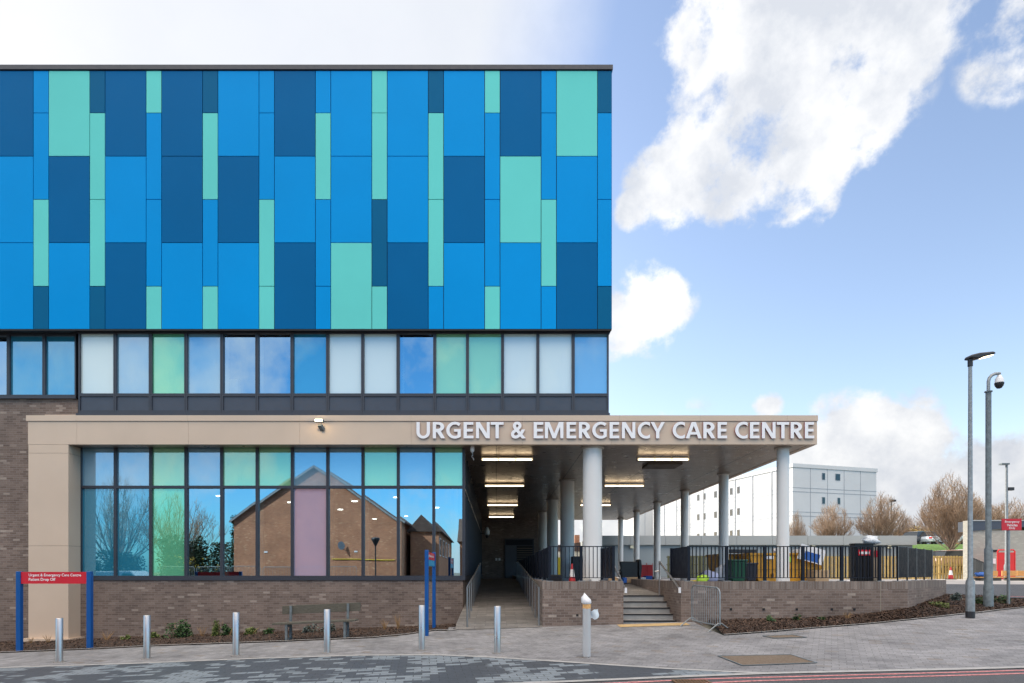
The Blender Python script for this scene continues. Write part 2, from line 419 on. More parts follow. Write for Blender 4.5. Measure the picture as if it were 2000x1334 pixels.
bed_f += [(bed_f[-1][0] + 3, bed_f[-1][1] + .4), (30, bed_f[-1][1] + 1.2)]
cob_b = [(-30, 13.2)] + [ray(*p) for p in ((0,1306),(250,1298),(500,1288),(700,1282),(850,1281),(950,1285),(1100,1295),(1300,1308),(1430,1315),(1500,1318))]
kerb_f = [(-30, 9.2), (-6, 9.35)] + [ray(*p) for p in ((1200,1330),(1300,1325),(1500,1318),(1880,1309),(2000,1306))] + [(30, 11.3)]
kx = [p[0] for p in kerb_f]; kd = [p[1] for p in kerb_f]
def kerb_at(x): return float(np.interp(x, kx, kd))
# pavement pieces
strip('pavement', kerb_f, kerb_l, paving, 0., xr=(-30, -.95))
strip('pavement', kerb_f, [(-.95,17.16),(bed_f[0][0],17.16)], paving, 0., xr=(-.95, bed_f[0][0]))
strip('pavement', [(-1.35,16.7),(-.94,16.7)], [(-1.35,17.6),(-.94,17.6)], paving, .003, xr=(-1.35,-.94))
strip('pavement', kerb_f, bed_f, paving, 0., xr=(bed_f[0][0], 30))
cx_ = [p[0] for p in cob_b]; cd_ = [p[1] for p in cob_b]
strip('drop_off_lane', kerb_f, cob_b, cobbles, .006, xr=(-30, cob_b[-1][0]))
strip('lane_edging', [(x, d) for x, d in cob_b], [(x, d+.13) for x, d in cob_b], concrete, .011, rows=1)
strip('road_kerb', [(x, d-.04) for x, d in kerb_f], [(x, d+.11) for x, d in kerb_f], concrete, .016, rows=1)
strip('road', [(-120, -3.5), (120, -3.5)], [(-120, 9.16)] + [(x, d-.04) for x, d in kerb_f] + [(120, 11.26)], asphalt, .004, step=.5, xr=(-60, 60))
strip('far_pavement', [(-60,-6.5),(60,-6.5)], [(-60,-3.5),(60,-3.5)], paving, .02, step=1.)
rl1 = [ray(*p) for p in ((1120,1340),(1380,1328.5),(1880,1315.5),(2000,1312))]
rl2 = [ray(*p) for p in ((1350,1338),(1460,1333),(1880,1321.5),(2000,1317.5))]
for rl in (rl1, rl2):
    rl = [(rl[0][0]-8, rl[0][1]-.12)] + rl + [(rl[-1][0]+8, rl[-1][1]+.35)]
    strip('red_road_line', rl, [(x, d+.085) for x, d in rl], lilac, .009, rows=1)
# kerb round the left planting bed
strip('planting_kerb', kerb_l, [(x, d+.06) for x, d in kerb_l], concrete, .03, rows=1)
strip('planting_kerb', [(x, d-.05) for x, d in bed_f], [(x, d) for x, d in bed_f], concrete, .03, rows=1)
# side road behind the retaining wall
strip('side_road', [(15.6,20.9),(17.3,20.7),(20,20.3),(70,22)], [(15.6,26.5),(24,26.2),(70,28)], asphalt, .02, step=.5)
strip('side_pavement', [(15.2,26.5),(24,26.2),(60,28)], [(15.2,41),(60,43)], M('pale_tarmac', (.40,.38,.36), .9, var=.15, scale=2), .015, step=.5)
strip('red_road_line', [(15.6,21.3),(17.3,21.1),(20,20.7),(60,22)], [(15.6,21.4),(17.3,21.2),(20,20.8),(60,22.1)], lilac, .03, rows=1)
strip('grass_bank', [(31,52.5),(60,52.5)], [(31,61),(60,61)], grass, .05, step=.5, kind='stuff')

# mulch beds
def zwall(x): return -2.38 + .038*(x+16.8) + E
def bed(name, F_, B_, n, bump, mb_chips, seed):
    rnd = random.Random(seed); rows = []
    K = len(F_)
    for i in range(n+1):
        t = i/n; row = []
        for k in range(K):
            f = F_[k]; b = B_[k]; x = lerp(f[0], b[0], t); d = lerp(f[1], b[1], t); z = lerp(f[2], b[2], t) + bump*math.sin(t*math.pi)
            if 0 < i: z += rnd.uniform(-.012, .02)
            row.append((x, d, z))
        rows.append(row)
    g = MB().sheet(rows)
    # bark chips
    for _ in range(mb_chips):
        i = rnd.randrange(n); k = rnd.randrange(K-1); a = Vector(rows[i][k]); u = Vector(rows[i+1][k])-a; v = Vector(rows[i][k+1])-a
        c = a + u*rnd.random() + v*rnd.random() + Vector((0,0,.012)); L = rnd.uniform(.012,.04)
        ax = Vector((rnd.uniform(-1,1), rnd.uniform(-1,1), rnd.uniform(-.3,.5))).normalized(); bx = ax.cross(Vector((rnd.uniform(-.5,.5),rnd.uniform(-.5,.5),1))).normalized()
        g.add([c-ax*L-bx*L*.3, c+ax*L-bx*L*.4, c+ax*L*.9+bx*L*.4, c-ax*L+bx*L*.4], [(0,1,2,3)], 1)
    return tag(g.build(name, [mulch_m, chip_m]), kind='stuff')
LX = arange(-18, -1.0, .12)
lk = np.interp(LX, [p[0] for p in kerb_l], [p[1] for p in kerb_l])
bed('mulch_bed', [(x, d+.05, G(x, d)+.015) for x, d in zip(LX, lk)], [(x, 21.05, zwall(x)) for x in LX], 34, .03, 14000, 1)
sB = [(5.9,17.12,-1.46),(X_(1500,17.12),17.12,Z_(1213,17.12)-E),(X_(1600,17.12),17.12,Z_(1207,17.12)-E),(X_(1700,17.12),17.12,Z_(1199,17.12)-E),(11.46,17.15,-1.0),(15.1,20.55,-.73),(16.9,20.7,-.80),(17.6,20.1,-.98),(24,21,-.95),(31,22,-.9)]
sF = [bed_f[min(i, len(bed_f)-1)] for i in range(len(sB))]
RF, RB = [], []
for i in range(len(sB)-1):
    m_ = 26 if i < 7 else 10
    for j in range(m_):
        t = j/m_; fx_ = lerp(sF[i][0], sF[i+1][0], t); fd_ = lerp(sF[i][1], sF[i+1][1], t)
        RF.append((fx_, fd_, G(fx_, fd_)+.02))
        bx_, bd_, bz_ = (lerp(sB[i][q], sB[i+1][q], t) for q in range(3)); RB.append((bx_, bd_, max(bz_+E, G(bx_, bd_)+.02)))
bed('mulch_bed', RF, RB, 34, .04, 16000, 2)

# ------------------------------------------------------------------ terrace, ramp, steps
ZT = -.40 + E
tf = MB()
tf.box(1.6, 3.5, 17.4, 24, ZT-.2, ZT); tf.box(8, 11.4, 17.4, 24, ZT-.2, ZT)
tf.prism([(11.4,17.4),(14.9,20.7),(16.2,24),(11.4,24)], 'z', ZT-.2, ZT); tf.box(1.6, 16.2, 24, 50, ZT-.2, ZT)
tag(tf.build('terrace_floor', paving), kind='structure')
ld = MB().add([(3.5,18.9,E-.709),(8,18.9,E-.709),(8,24,ZT),(3.5,24,ZT)], [(0,1,2,3)])
tag(ld.build('sloping_landing', ramp_pav), kind='structure')
def ramp_z(d): return E + lerp(-1.48, -.47, min(1, max(0, (d-17.1)/16)))
rp = MB().sheet([[(-1.12, 17.0, G(-1.12,17.)+.012),(1.3, 17.0, G(1.3,17.)+.012)]] + [[(x, d, ramp_z(d)+.012) for x in (-1.12, 1.3)] for d in arange(17.3, 48, 1)])
tag(rp.build('ramp', ramp_pav), kind='structure')
# tactile strip
xa = X_(1224, 17); 
t_ = strip('tactile_paving', [(3.35,16.55),(5.25,16.55)], [(3.35,17.0),(5.25,17.0)], tactile, .012, rows=2)
# brick retaining walls
def capwall(root, segs, z0, z1, th, name='wall'):
    pass
w1 = thing('retaining_wall', 'brown brick retaining wall between the ramp and the steps', 'retaining wall', (2.4,17.25,E-1.5), 'brick retaining walls of the terrace')
ZC = -.25 + E
mb = MB(); mb.box(1.3,3.55,17.1,17.45,E-1.75,ZC-.215); mb.box(1.3,1.6,17.45,48,E-2.2,ZC-.215); mb.box(3.25,3.55,17.45,19.2,E-1.75,ZC-.215)
mb.build('brickwork', brick, w1)
mb = MB(); mb.box(1.3,3.55,17.1,17.45,ZC-.215,ZC); mb.box(1.3,1.6,17.45,48,ZC-.215,ZC); mb.box(3.25,3.55,17.45,19.2,ZC-.215,ZC)
mb.build('coping', brick_top, w1)
w2 = thing('retaining_wall', 'long brown brick retaining wall from the steps to the angled end above the mulch', 'retaining wall', (8,17.25,E-1.5), 'brick retaining walls of the terrace')
def angled(mb, z0, z1):
    mb.prism([(5.16,17.1),(11.46,17.1),(15.1,20.6),(14.85,20.86),(11.32,17.45),(5.5,17.45),(5.5,24.0),(5.16,24.0)], 'z', z0, z1)
mb = MB(); angled(mb, E-1.9, ZC-.215); mb.build('brickwork', brick, w2)
mb = MB(); angled(mb, ZC-.215, ZC); mb.build('coping', brick_top, w2)
for px in (1427.5,1491.5,1556,1624.5,1668.5):
    x = X_(px,17.1); z = Z_(1190,17.1); MB().box(x-.032,x+.032,17.09,17.12,z-.032,z+.032).build('weep_hole', black_m, w2)
x = X_(1127.5,17.1); z = Z_(1201.5,17.1); MB().box(x-.032,x+.032,17.09,17.12,z-.032,z+.032).build('weep_hole', black_m, w1)
x = X_(1720,17.1); MB().box(x-.006,x+.006,17.094,17.12,E-1.4,ZC-.005).build('movement_joint', M('buff_sealant',(.34,.30,.24),.8,var=0), w2)
# steps
st = thing('steps', 'five grey stone steps with black nosings up to the terrace', 'steps', (4.4,18,E-1.54))
zn = [-1.375,-1.212,-1.045,-.877,-.709]; dn = [17.55,17.89,18.23,18.56,18.90]; zb = -1.62
for k in range(5):
    mb = MB(); mb.box(3.552, 5.158, dn[k], 19.3, E+zb, E+zn[k]-.03); mb.build('step', stepw, st)
    MB().box(3.553, 5.157, dn[k]-.02, dn[k]+.05, E+zn[k]-.030, E+zn[k]+.004).build('nosing', nosing, st)
    if k < 4: MB().box(3.553,5.157,dn[k]+.05,dn[k+1],E+zn[k]-.03,E+zn[k]).build('tread', stepw, st)
    off = .28 if k % 2 else .0
    mb = MB()
    for j in range(4):
        x = 3.95 + off + j*.45
        if x < 5.1: mb.box(x-.004, x+.004, dn[k]-.002, dn[k]+.01, E+zb+.005, E+zn[k]-.032)
    mb.build('joint', jointm, st); zb = zn[k]

# ------------------------------------------------------------------ main building
YB = 20.5; XR = X_(1195, YB)
B = thing('hospital_building', 'large modern hospital block clad in blue and mint panels over brick and glass', 'building', (-8, 21, E-2.2))
SC = YB/F
wx0 = [-15.2 + 110.2*i for i in range(-2, 11)]
def zrow(y): return (CY-y)*SC + E
WC = {-2:'BDB',-1:'DBG',0:'DBB',1:'GDB',2:'DBD',3:'DDB',4:'BDB',5:'DBD',6:'BBG',7:'BBD',8:'BDB',9:'DGB',10:'GBD'}
NC = {-2:'GBBG',-1:'BGDB',0:'BBGD',1:'DGGD',2:'GBBG',3:'DGBG',4:'BBGG',5:'BGBB',6:'GGDG',7:'DGGB',8:'GBBG',9:'BBGB',10:'DBBD'}
PM = {'D':P_DARK,'B':P_BLUE,'G':P_MINT}
gp = .022
for i in range(-2, 11):
    a = 95-110.2 + 110.2*i if i > -99 else 0
    # wide column i spans [a, a+80] with a = -15 for i=0
    wa, wb = a, a+80.2; na, nb = wb, a+110.2
    ys = [138, 305, 474, 643]
    for r, c in enumerate(WC[i]):
        m = MB().box((wa-CX)*SC+gp/2, (wb-CX)*SC-gp/2, YB, YB+.05, zrow(ys[r+1])+gp/2, zrow(ys[r])-gp/2); m.build('cladding_panel', PM[c], B)
    ys = [138, 220.5, 389.5, 559, 643]
    for r, c in enumerate(NC[i]):
        xe = min((nb-CX)*SC-gp/2, XR-.01)
        mm = P_DARK2 if c == 'D' else PM[c]
        MB().box((na-CX)*SC+gp/2, xe, YB, YB+.05, zrow(ys[r+1])+gp/2, zrow(ys[r])-gp/2).build('cladding_panel', mm, B)
XL = (95-110.2*3-CX)*SC
ztop, zbot = zrow(138), zrow(643)
MB().box(XL, XR-.02, YB+.052, 60, zbot+.01, ztop+.02).build('upper_wall', black_m, B)
MB().box(XR-.018, XR, YB+.003, 60, zbot, ztop).build('side_cladding', P_DARK, B)
MB().box(-75, XL-.01, YB+.01, 60, E-3, ztop).build('unseen_shadow_wing', P_DARK, B)  # out-of-frame wing added to lengthen the building's shadow on the left
mb = MB(); mb.box(XL, XR+.03, YB-.04, YB+.4, ztop+.021, zrow(128)); mb.box(XR-.3, XR+.03, YB+.4, 60, ztop+.021, zrow(128)); mb.build('parapet_capping', frame_m, B)
MB().box(XL, XR, YB+.41, 60, ztop+.022, ztop+.08).build('roof', M('roof_membrane',(.2,.2,.2),.9), B)
MB().box(XL, XR-.01, YB, YB+.05, zbot-.045, zbot).build('underside_shade_strip', black_m, B)  # black strip standing in for the shade under the cladding edge
# upper window band
YU = 20.75; XU = X_(1189, YU)
def win(parent, x0, x1, z0, z1, y, gk, fw=.04, name='window', pd=.045):
    mb = MB(); mb.box(x0, x0+fw, y-.03, y+.09, z0, z1); mb.box(x1-fw, x1, y-.03, y+.09, z0, z1)
    mb.box(x0+fw, x1-fw, y-.027, y+.09, z0, z0+fw); mb.box(x0+fw, x1-fw, y-.027, y+.09, z1-fw, z1)
    w = mb.build(name, frame_m, parent)
    pm = MB(); rp_ = random.Random(int(x0*91+z0*37)); bow = rp_.uniform(.0004,.0013); tx = rp_.uniform(-.0016,.0016); tz_ = rp_.uniform(-.0016,.0016); N_ = 8
    a0, a1, b0, b1 = x0+fw, x1-fw, z0+fw, z1-fw
    pm.sheet([[(lerp(a0,a1,u_/N_), y+pd + bow*((2*u_/N_-1)**2+(2*v_/N_-1)**2) + tx*(u_/N_-.5) + tz_*(v_/N_-.5), lerp(b0,b1,v_/N_)) for u_ in range(N_+1)] for v_ in range(N_+1)])
    pm.build('pane', GL[gk], w, smooth=True)
    return w
ue = [154,225.2,294.2,363.4,433.5,502,570.5,640,708.5,777.5,849,913,981.5,1050.5,1119.5,1189]
ut = ['w','m2','g2','m','c','c','b','w','w','c','g','g','w','w','m']
for i, t in enumerate(ut):
    gk = {'m2':'m','g2':'g','g':'G'}.get(t, t)
    x0 = X_(ue[i], YU)+.003; x1 = X_(ue[i+1], YU)-.003
    win(B, x0, x1, Z_(771.5, YU), Z_(649, YU), YU, gk, fw=.048)
    # spandrel
    w = MB(); z0 = Z_(807, YU); z1 = Z_(771.5, YU)-.004
    w.box(x0, x0+.048, YU-.03, YU+.05, z0, z1); w.box(x1-.048, x1, YU-.03, YU+.05, z0, z1); w.box(x0+.048, x1-.048, YU-.028, YU+.05, z1-.045, z1); w.box(x0+.048, x1-.048, YU-.028, YU+.05, z0, z0+.09)
    s_ = w.build('spandrel_frame', frame_m, B)
    MB().box(x0+.05, x1-.05, YU+.01, YU+.045, z0+.09, z1-.045).build('spandrel_panel', spand_m, s_)
MB().box(X_(150,YU), XU+.03, YU-.05, YU+.1, Z_(812,YU), Z_(807,YU)-.002).build('window_sill', frame_m, B)
MB().box(XU-.02, XU, YU+.1, 60, Z_(807,YU), zbot).build('side_glazing', frame_m, B)
MB().box(X_(150,YU), XU, YU-.025, YU+.09, Z_(649,YU)+.002, zbot-.05).build('head_trim', frame_m, B)
# upper left windows
YL = 20.95
le = [-118,-49.5,17,86.5,149.5]
for i, t in enumerate(['b','c','b','b']):
    win(B, X_(le[i],YL)+.002, X_(le[i+1],YL)-.002, Z_(774,YL), Z_(650,YL), YL, t, fw=.048)
x = X_(-118,YL); k = 0
while x > XL+1.2:
    win(B, x-1.2, x-.004, Z_(774,YL), Z_(650,YL), YL, 'bcwb'[k % 4], fw=.048); x -= 1.2; k += 1
MB().box(XL, X_(150,YL), YL-.06, YL+.1, Z_(779,YL), Z_(774,YL)-.002).build('window_sill', frame_m, B)
MB().box(XL, X_(149.6,YL), YL-.02, YL+.1, Z_(650,YL)+.002, zbot-.05).build('head_trim', frame_m, B)
# brick walls
YW = 21.0
Y2 = 21.05
zs = Z_(1131, YW)   # sill height
mb = MB(); mb.box(XL, X_(152,YW), YW, YW+.3, E-3, Z_(779,YW)-.002); mb.box(X_(152,YW), -1.13, YW, YW+.3, E-3, zs-.04)
mb.box(-1.43, -1.13, YW+.3, 48, E-3, zs-.04)
mb.build('brick_wall', brick, B)
MB().box(-1.4, 4, 48, 48.3, E-2, E+4.3).build('rear_wall', brick, B)
# lower glazing
lm = [157,225.5,294.5,363.3,433,502.3,570.8,640,708.8,777.7,847,905.5]
up = ['m','m','G','m','G','G','m','m','G','m','G']
lo = ['b','b','g','c','c','c','l','c','c','c','c']
zt = Z_(870, Y2); zm = Z_(951.3, Y2); zb_ = Z_(1127, Y2)
for i in range(11):
    x0 = X_(lm[i], Y2)+.002; x1 = X_(lm[i+1], Y2)-.002
    win(B, x0, x1, zm+.001, zt, Y2, up[i], fw=.045); win(B, x0, x1, zb_, zm-.001, Y2, lo[i], fw=.045)
xcorner = X_(905.5, Y2)
MB().box(X_(154,Y2), xcorner+.06, Y2-.09, Y2+.1, zs-.038, zb_-.002).build('window_sill', frame_m, B)
# side glazing along the ramp
dd = Y2+.12; k = 0
while dd < 47.5:
    d2 = min(dd+1.2, 48)
    mb = MB()
    for za, zb2 in ((zb_, zm-.001), (zm+.001, zt)):
        mb.box(xcorner-.08, xcorner+.03, dd+.002, dd+.045, za, zb2); mb.box(xcorner-.08, xcorner+.03, d2-.045, d2-.002, za, zb2)
        mb.box(xcorner-.08, xcorner+.027, dd+.045, d2-.045, za, za+.045); mb.box(xcorner-.08, xcorner+.027, dd+.045, d2-.045, zb2-.045, zb2)
    w = mb.build('side_window', frame_m, B)
    p = MB()
    for za, zb2 in ((zb_, zm), (zm, zt)): p.add([(xcorner-.02, dd+.045, za+.045),(xcorner-.02, d2-.045, za+.045),(xcorner-.02, d2-.045, zb2-.045),(xcorner-.02, dd+.045, zb2-.045)], [(0,1,2,3)])
    p.build('pane', GL['s'], w); dd = d2; k += 1
MB().box(xcorner-.06, xcorner+.06, Y2+.1, 48, zs-.038, zb_-.002).build('window_sill', frame_m, B)
MB().box(xcorner-.004, xcorner+.05, Y2-.03, Y2+.119, zb_, zt).build('corner_post', frame_m, B)
# interiors
inter = M('interior_wall', (.20,.19,.175), .8, var=.1, scale=.5); inter_c = M('interior_ceiling', (.45,.45,.44), .8, var=.05)
mb = MB(); mb.box(XL+.5, -1.5, 44, 44.1, E-.3, E+3.5); mb.box(XL+.5, XL+.6, 21.4, 44, E-.3, E+3.5); mb.box(-1.55,-1.45,21.4,44,E-.3,E+3.5)
mb.build('room_wall', inter, B)
MB().box(XL+.5, -1.5, 21.35, 44, E-.45, E-.3).build('room_floor', M('room_floor_vinyl',(.10,.10,.11),.3), B)
MB().box(XL+.5, -1.5, 21.35, 44, E+3.5, E+3.6).build('room_ceiling', inter_c, B)
for cxp in (367+6, 436+6, 505+6, 640+8, 712+4, 781+4, 852+38):
    x = X_(cxp, 21.5); MB().box(x-.07, x+.07, 21.45, 21.6, E-.3, E+4.3).build('interior_mullion', beige, B)
mb = MB(); mb.box(XL+.5, XU-.2, 26, 26.1, E+5.3, E+8.1); mb.build('upper_room_wall', inter, B)
MB().box(XL+.5, XU-.2, 21.1, 26, E+5.2, E+5.3).build('upper_room_floor', inter, B)
MB().box(XU-.3, XU-.2, 21.1, 26, E+5.3, E+8.1).build('upper_room_wall', inter, B)
for x, y in [(-12.6,28),(-10.2,30.5),(-8.6,34),(-9.9,36.5),(-12.2,38),(-7.9,40),(-11.8,41),(-4.6,28.5),(-6.9,30),(-3.2,33),(-1.9,29),(-5.6,38)]:
    MB().lathe(x, y, [(.15,E+3.46),(.15,E+3.499)], 14).build('room_downlight', down_m, B)
for px, wd in ((436,4),(505,3),(225,4),(781,3)):
    MB().box(X_(px+5,21), X_(px+5+wd,21), 21.0, 21.1, E+5.3, E+8.1).build('interior_reveal', M('pale_reveal',(.6,.65,.68),.7,var=.05), B)
MB().box(X_(446,21.2), X_(462,21.2), 21.3, 21.5, E+5.3, Z_(741,21.3)).build('interior_cabinet', white_paint, B)
# ------------------------------------------------------------------ canopy
YF = 20.4
K = thing('entrance_canopy', 'long beige entrance canopy with brown soffit on round white columns', 'canopy', (5, 20.4, E-1.5))
fz0, fz1 = Z_(868, YF), Z_(811.5, YF)
XF0, XF1 = X_(54.5, YF), X_(1596, YF)
zfl = Z_(822.5, YF)
segs = [54.5,150,368,585.5,803,1020,1194,1366,1539,1596]
for i in range(len(segs)-1):
    a, b = X_(segs[i],YF), X_(segs[i+1],YF)
    MB().box(a+.003, b-.003, YF, YF+.2, fz0, zfl-.012).build('fascia_panel', beige, K)
MB().box(XF0+.01, XF1-.01, YF+.02, YF+.19, fz0+.01, zfl).build('fascia_backing', beige_d, K)
fl = [52,150,367,585,803,1020,1210,1368,1537,1597]
for i in range(len(fl)-1):
    MB().box(X_(fl[i],YF)+.002, X_(fl[i+1],YF)-.002, YF-.03, YF+.35, zfl, fz1).build('top_flashing', beige, K)
MB().box(X_(72,YF), X_(150,YF), YF+.36, YF+.59, zfl, fz1+.12).build('top_flashing', beige, K)
MB().box(XF1-.2, XF1, YF+.2, 49.9, fz0, zfl-.012).build('side_fascia', beige, K)
MB().box(XF1-.35, XF1+.03, YF+.35, 49.9, zfl, fz1).build('side_flashing', beige, K)
MB().box(XF0+.2, XF1-.2, YF+.2, Y2-.1, fz0+.012, fz0+.06).build('front_soffit', soffit_m, K)
MB().box(xcorner-.05, XF1-.2, Y2-.1, 49.9, fz0+.012, fz0+.06).build('soffit', soffit_m, K)
MB().box(XF0+.2, XF1-.2, YF+.35, Y2-.3, fz1-.15, fz1-.1).build('roof_front', beige, K)
MB().box(xcorner, XF1-.3, Y2-.3, 49.9, fz1-.15, fz1-.1).build('roof', M('roof_membrane',(.2,.2,.2),.9), K)
# portal leg
a, b, c = X_(55.5,YF), X_(133.5,YF), X_(148,YF)
zl = [E-2.35, Z_(1066,YF), Z_(885,YF), fz0-.004]
leg = MB(); lx = X_(133.5,YF)
for i in range(3):
    MB().box(a, lx, YF, YW-.003, zl[i]+.004, zl[i+1]-.004).build('portal_panel', beige, K)
MB().box(a+.02, lx-.02, YF+.02, YW-.003, E-2.5, fz0).build('portal_backing', beige_d, K)
MB().box(a-.14, lx+.14, YF-.14, YW-.004, E-2.30, E-2.19).build('portal_plinth', beige, K)
def column(x, y, r, pan):
    c = MB(); c.cyl(x, y, ZT-.1, fz0+.02, r, 40); o = c.build('column', white_paint, K, smooth='auto')
    MB().lathe(x, y, [(r+.01,fz0-.05),(r+.07,fz0-.035),(r+.07,fz0+.011)], 40).build('collar', M('dull_white_trim',(.5,.48,.45),.5,var=.04), o, smooth='auto')
    MB().lathe(x, y, [(r+.015,ZT),(r+.015,ZT+.22),(r+.002,ZT+.225)], 40).build('base_ring', white_paint, o, smooth='auto')
for d in (21.0, 28.4, 35.8, 43.2): column(3.30, d, .325, 0)
for d in (21.0, 26.46, 31.92, 37.38, 42.84, 48.3): column(9.81, d, .2, 0)
# sign letters
def arc(cx, cy, rx, ry, a0, a1, n=14): return [(cx+rx*math.cos(math.radians(a0+(a1-a0)*k/n)), cy+ry*math.sin(math.radians(a0+(a1-a0)*k/n))) for k in range(n+1)]
def glyph(ch, w, h=32., t=6.5, u=5.4):
    if ch == 'E': return [[(0,0),(w,0),(w,u),(t,u),(t,h*.5-u*.5),(w*.93,h*.5-u*.5),(w*.93,h*.5+u*.5),(t,h*.5+u*.5),(t,h-u),(w*.98,h-u),(w*.98,h),(0,h)]]
    if ch == 'T': return [[(w/2-t/2,0),(w/2+t/2,0),(w/2+t/2,h-u),(w,h-u),(w,h),(0,h),(0,h-u),(w/2-t/2,h-u)]]
    if ch == 'N': return [[(0,0),(5.9,0),(5.9,h-10.5),(w-7.4,0),(w,0),(w,h),(w-5.9,h),(w-5.9,10.5),(7.4,h),(0,h)]]
    if ch == 'M': return [[(0,0),(5.9,0),(6.6,h-9.5),(w/2-3.1,0),(w/2+3.1,0),(w-6.6,h-9.5),(w-5.9,0),(w,0),(w,h),(w-9,h),(w/2,10),(9,h),(0,h)]]
    if ch == 'A': return [[(0,0),(7,0),(9.4,7.4),(w-9.4,7.4),(w-7,0),(w,0),(w/2+4.3,h),(w/2-4.3,h)], [(11,12.4),(w-11,12.4),(w/2,h-7.5)]]
    if ch == 'Y': return [[(w/2-t/2,0),(w/2+t/2,0),(w/2+t/2,12.5),(w,h),(w-7.2,h),(w/2,18.5),(7.2,h),(0,h),(w/2-t/2,12.5)]]
    if ch == 'U': return [[(0,h)] + arc(w/2,12.2,w/2,12.7,180,360) + [(w,h),(w-t,h)] + arc(w/2,12.2,w/2-t,7.2,360,180) + [(t,h)]]
    if ch in 'CG':
        a = w*(.68 if ch == 'C' else .60); ry = h/2+.6; th = math.degrees(math.acos((w-a)/a*.97)); ti = math.degrees(math.acos(min(.95,(w-a)/(a-t)*.93)))
        if ch == 'C': return [arc(a,h/2,a,ry,th,360-th,26) + arc(a,h/2,a-t,ry-5.4,360-ti,ti,22)]
        return [arc(a,h/2,a,ry,th,360-th*.98,26) + [(w,2.2),(w,18),(w-13.5,18),(w-13.5,13),(w-6.4,13),(w-6.4,6.2)] + arc(a,h/2,a-t,ry-5.4,360-62,max(ti,46),22)]
    if ch == 'R': return [[(0,0),(t,0),(t,12.2),(w*.34,12.2),(w-7.6,0),(w,0),(w*.66,14.2)] + arc(w*.45,h-9.2,w*.49,9.2,-62,90) + [(0,h)], [(t,h-5)] + arc(w*.42,h-9.2,w*.46-6,4.2,90,-90) + [(t,h-13.4)]]
def put_glyph(ch, parent, pa, pb, ya, yb):
    w = (pb-pa)*32/(yb-ya)
    cu = bpy.data.curves.new('t', 'CURVE'); cu.dimensions = '2D'; cu.fill_mode = 'BOTH'; cu.extrude = .5
    for o in glyph(ch, w):
        sp = cu.splines.new('POLY'); sp.points.add(len(o)-1); sp.use_cyclic_u = True
        for k, p in enumerate(o): sp.points[k].co = (p[0], p[1], 0, 1)
    ob = bpy.data.objects.new('t', cu); COL.objects.link(ob)
    me = bpy.data.meshes.new_from_object(ob.evaluated_get(bpy.context.evaluated_depsgraph_get()))
    vs = [tuple(v.co) for v in me.vertices]; fs = [tuple(p.vertices) for p in me.polygons]; ns = [tuple(p.normal) for p in me.polygons]
    bpy.data.objects.remove(ob); bpy.data.curves.remove(cu); bpy.data.meshes.remove(me)
    sc_ = (yb-ya)/32*YF/F; dp = .055; mb = MB()
    mb.v = [(X_(pa,YF)+v[0]*sc_, YF-.012-(v[2]+.5)*dp, Z_(yb,YF)+v[1]*sc_) for v in vs]; mb.f = fs; mb.m = [0 if n[2] > .5 else 1 for n in ns]
    mb.build('letter', [white_sign, red_edge], parent)
for wd, ps in (('URGENT',((813.8,840.3),(845.6,869.5),(871.8,900.3),(905.6,925),(929.8,956.5),(958.5,983.5))),
  ('EMERGENCY',((1042,1061.2),(1063.9,1100),(1106,1125),(1129.9,1153),(1156,1184.4),(1189.7,1208.7),(1213.8,1240),(1244.5,1269),(1269.6,1297.5))),
  ('CARE',((1312.5,1337),(1338,1369.3),(1372.3,1395.6),(1400,1418.7))), ('CENTRE',((1434.3,1459),(1463,1481.7),(1486.4,1513),(1515.2,1539.5),(1542.3,1566),(1570,1588.4)))):
    for c_, (a_, b_) in zip(wd, ps): put_glyph(c_, K, a_, b_, 825.2, 857.)
put_text('letter', '&', K, (X_(997.7,YF), YF-.012, Z_(857.6,YF)), (1,0,0), (0,0,1), X_(1027,YF)-X_(997.7,YF), (33.2)*YF/F, [white_sign, red_edge], bold=.02, depth=.055, two=True)
# soffit hatch, dome camera
tag(MB().box(5.9, 7.2, 23.7, 24.8, fz0-.08, fz0+.01).build('soffit_hatch', M('hatch_brown',(.13,.10,.075),.6,var=.1), org=(6.5,24,fz0)), 'brown access hatch hanging open under the canopy soffit', 'hatch')
h = thing('dome_camera', 'small white dome camera with dangling wire under the canopy edge', 'camera', (X_(922.5,20.8), 20.8, fz0))
hx, hy, hz = ORG[h.name]
MB().lathe(hx, hy, [(.06,hz+.02),(.07,hz-.05),(.075,hz-.10),(.05,hz-.17),(.01,hz-.2)], 16).build('housing', whitep, h, smooth='auto')
MB().tube([(hx,hy,hz-.2),(hx+.02,hy,hz-.27),(hx-.03,hy,hz-.33),(hx+.05,hy,hz-.4),(hx+.04,hy,hz-.45)], .007, 5).build('wire', whitep, h)
# ceiling lights
def clight(x, y):
    t = thing('ceiling_light', '', 'light', (x, y, fz0-.02), 'strip lights under the canopy')
    z = fz0 - .02
    MB().box(x-.9, x+.9, y-.02, y+.02, z-.145, z-.095).build('tube', tube_m, t)
    mb = MB(); mb.box(x-.95, x+.95, y+.025, y+.10, z-.15, z-.03)
    for k in (-.94, -.31, .31, .94): mb.box(x+k-.012, x+k+.012, y-.04, y+.10, z-.165, z+.02)
    mb.box(x-.95, x+.95, y-.045, y-.03, z-.165, z-.15); mb.box(x-.95,x+.95,y-.045,y-.03,z-.06,z-.045); mb.build('housing', M('light_housing',(.5,.47,.42),.5,var=0), t)
    return t
nm = {0:'nearest strip light over the ramp',1:'second strip light over the ramp from the front',2:'third strip light over the ramp from the front',3:'farthest strip light over the ramp by the rear brick wall'}
nr = {0:'nearest strip light over the terrace, in front of the hatch',1:'middle strip light over the terrace',2:'farthest strip light over the terrace, behind the front white column'}
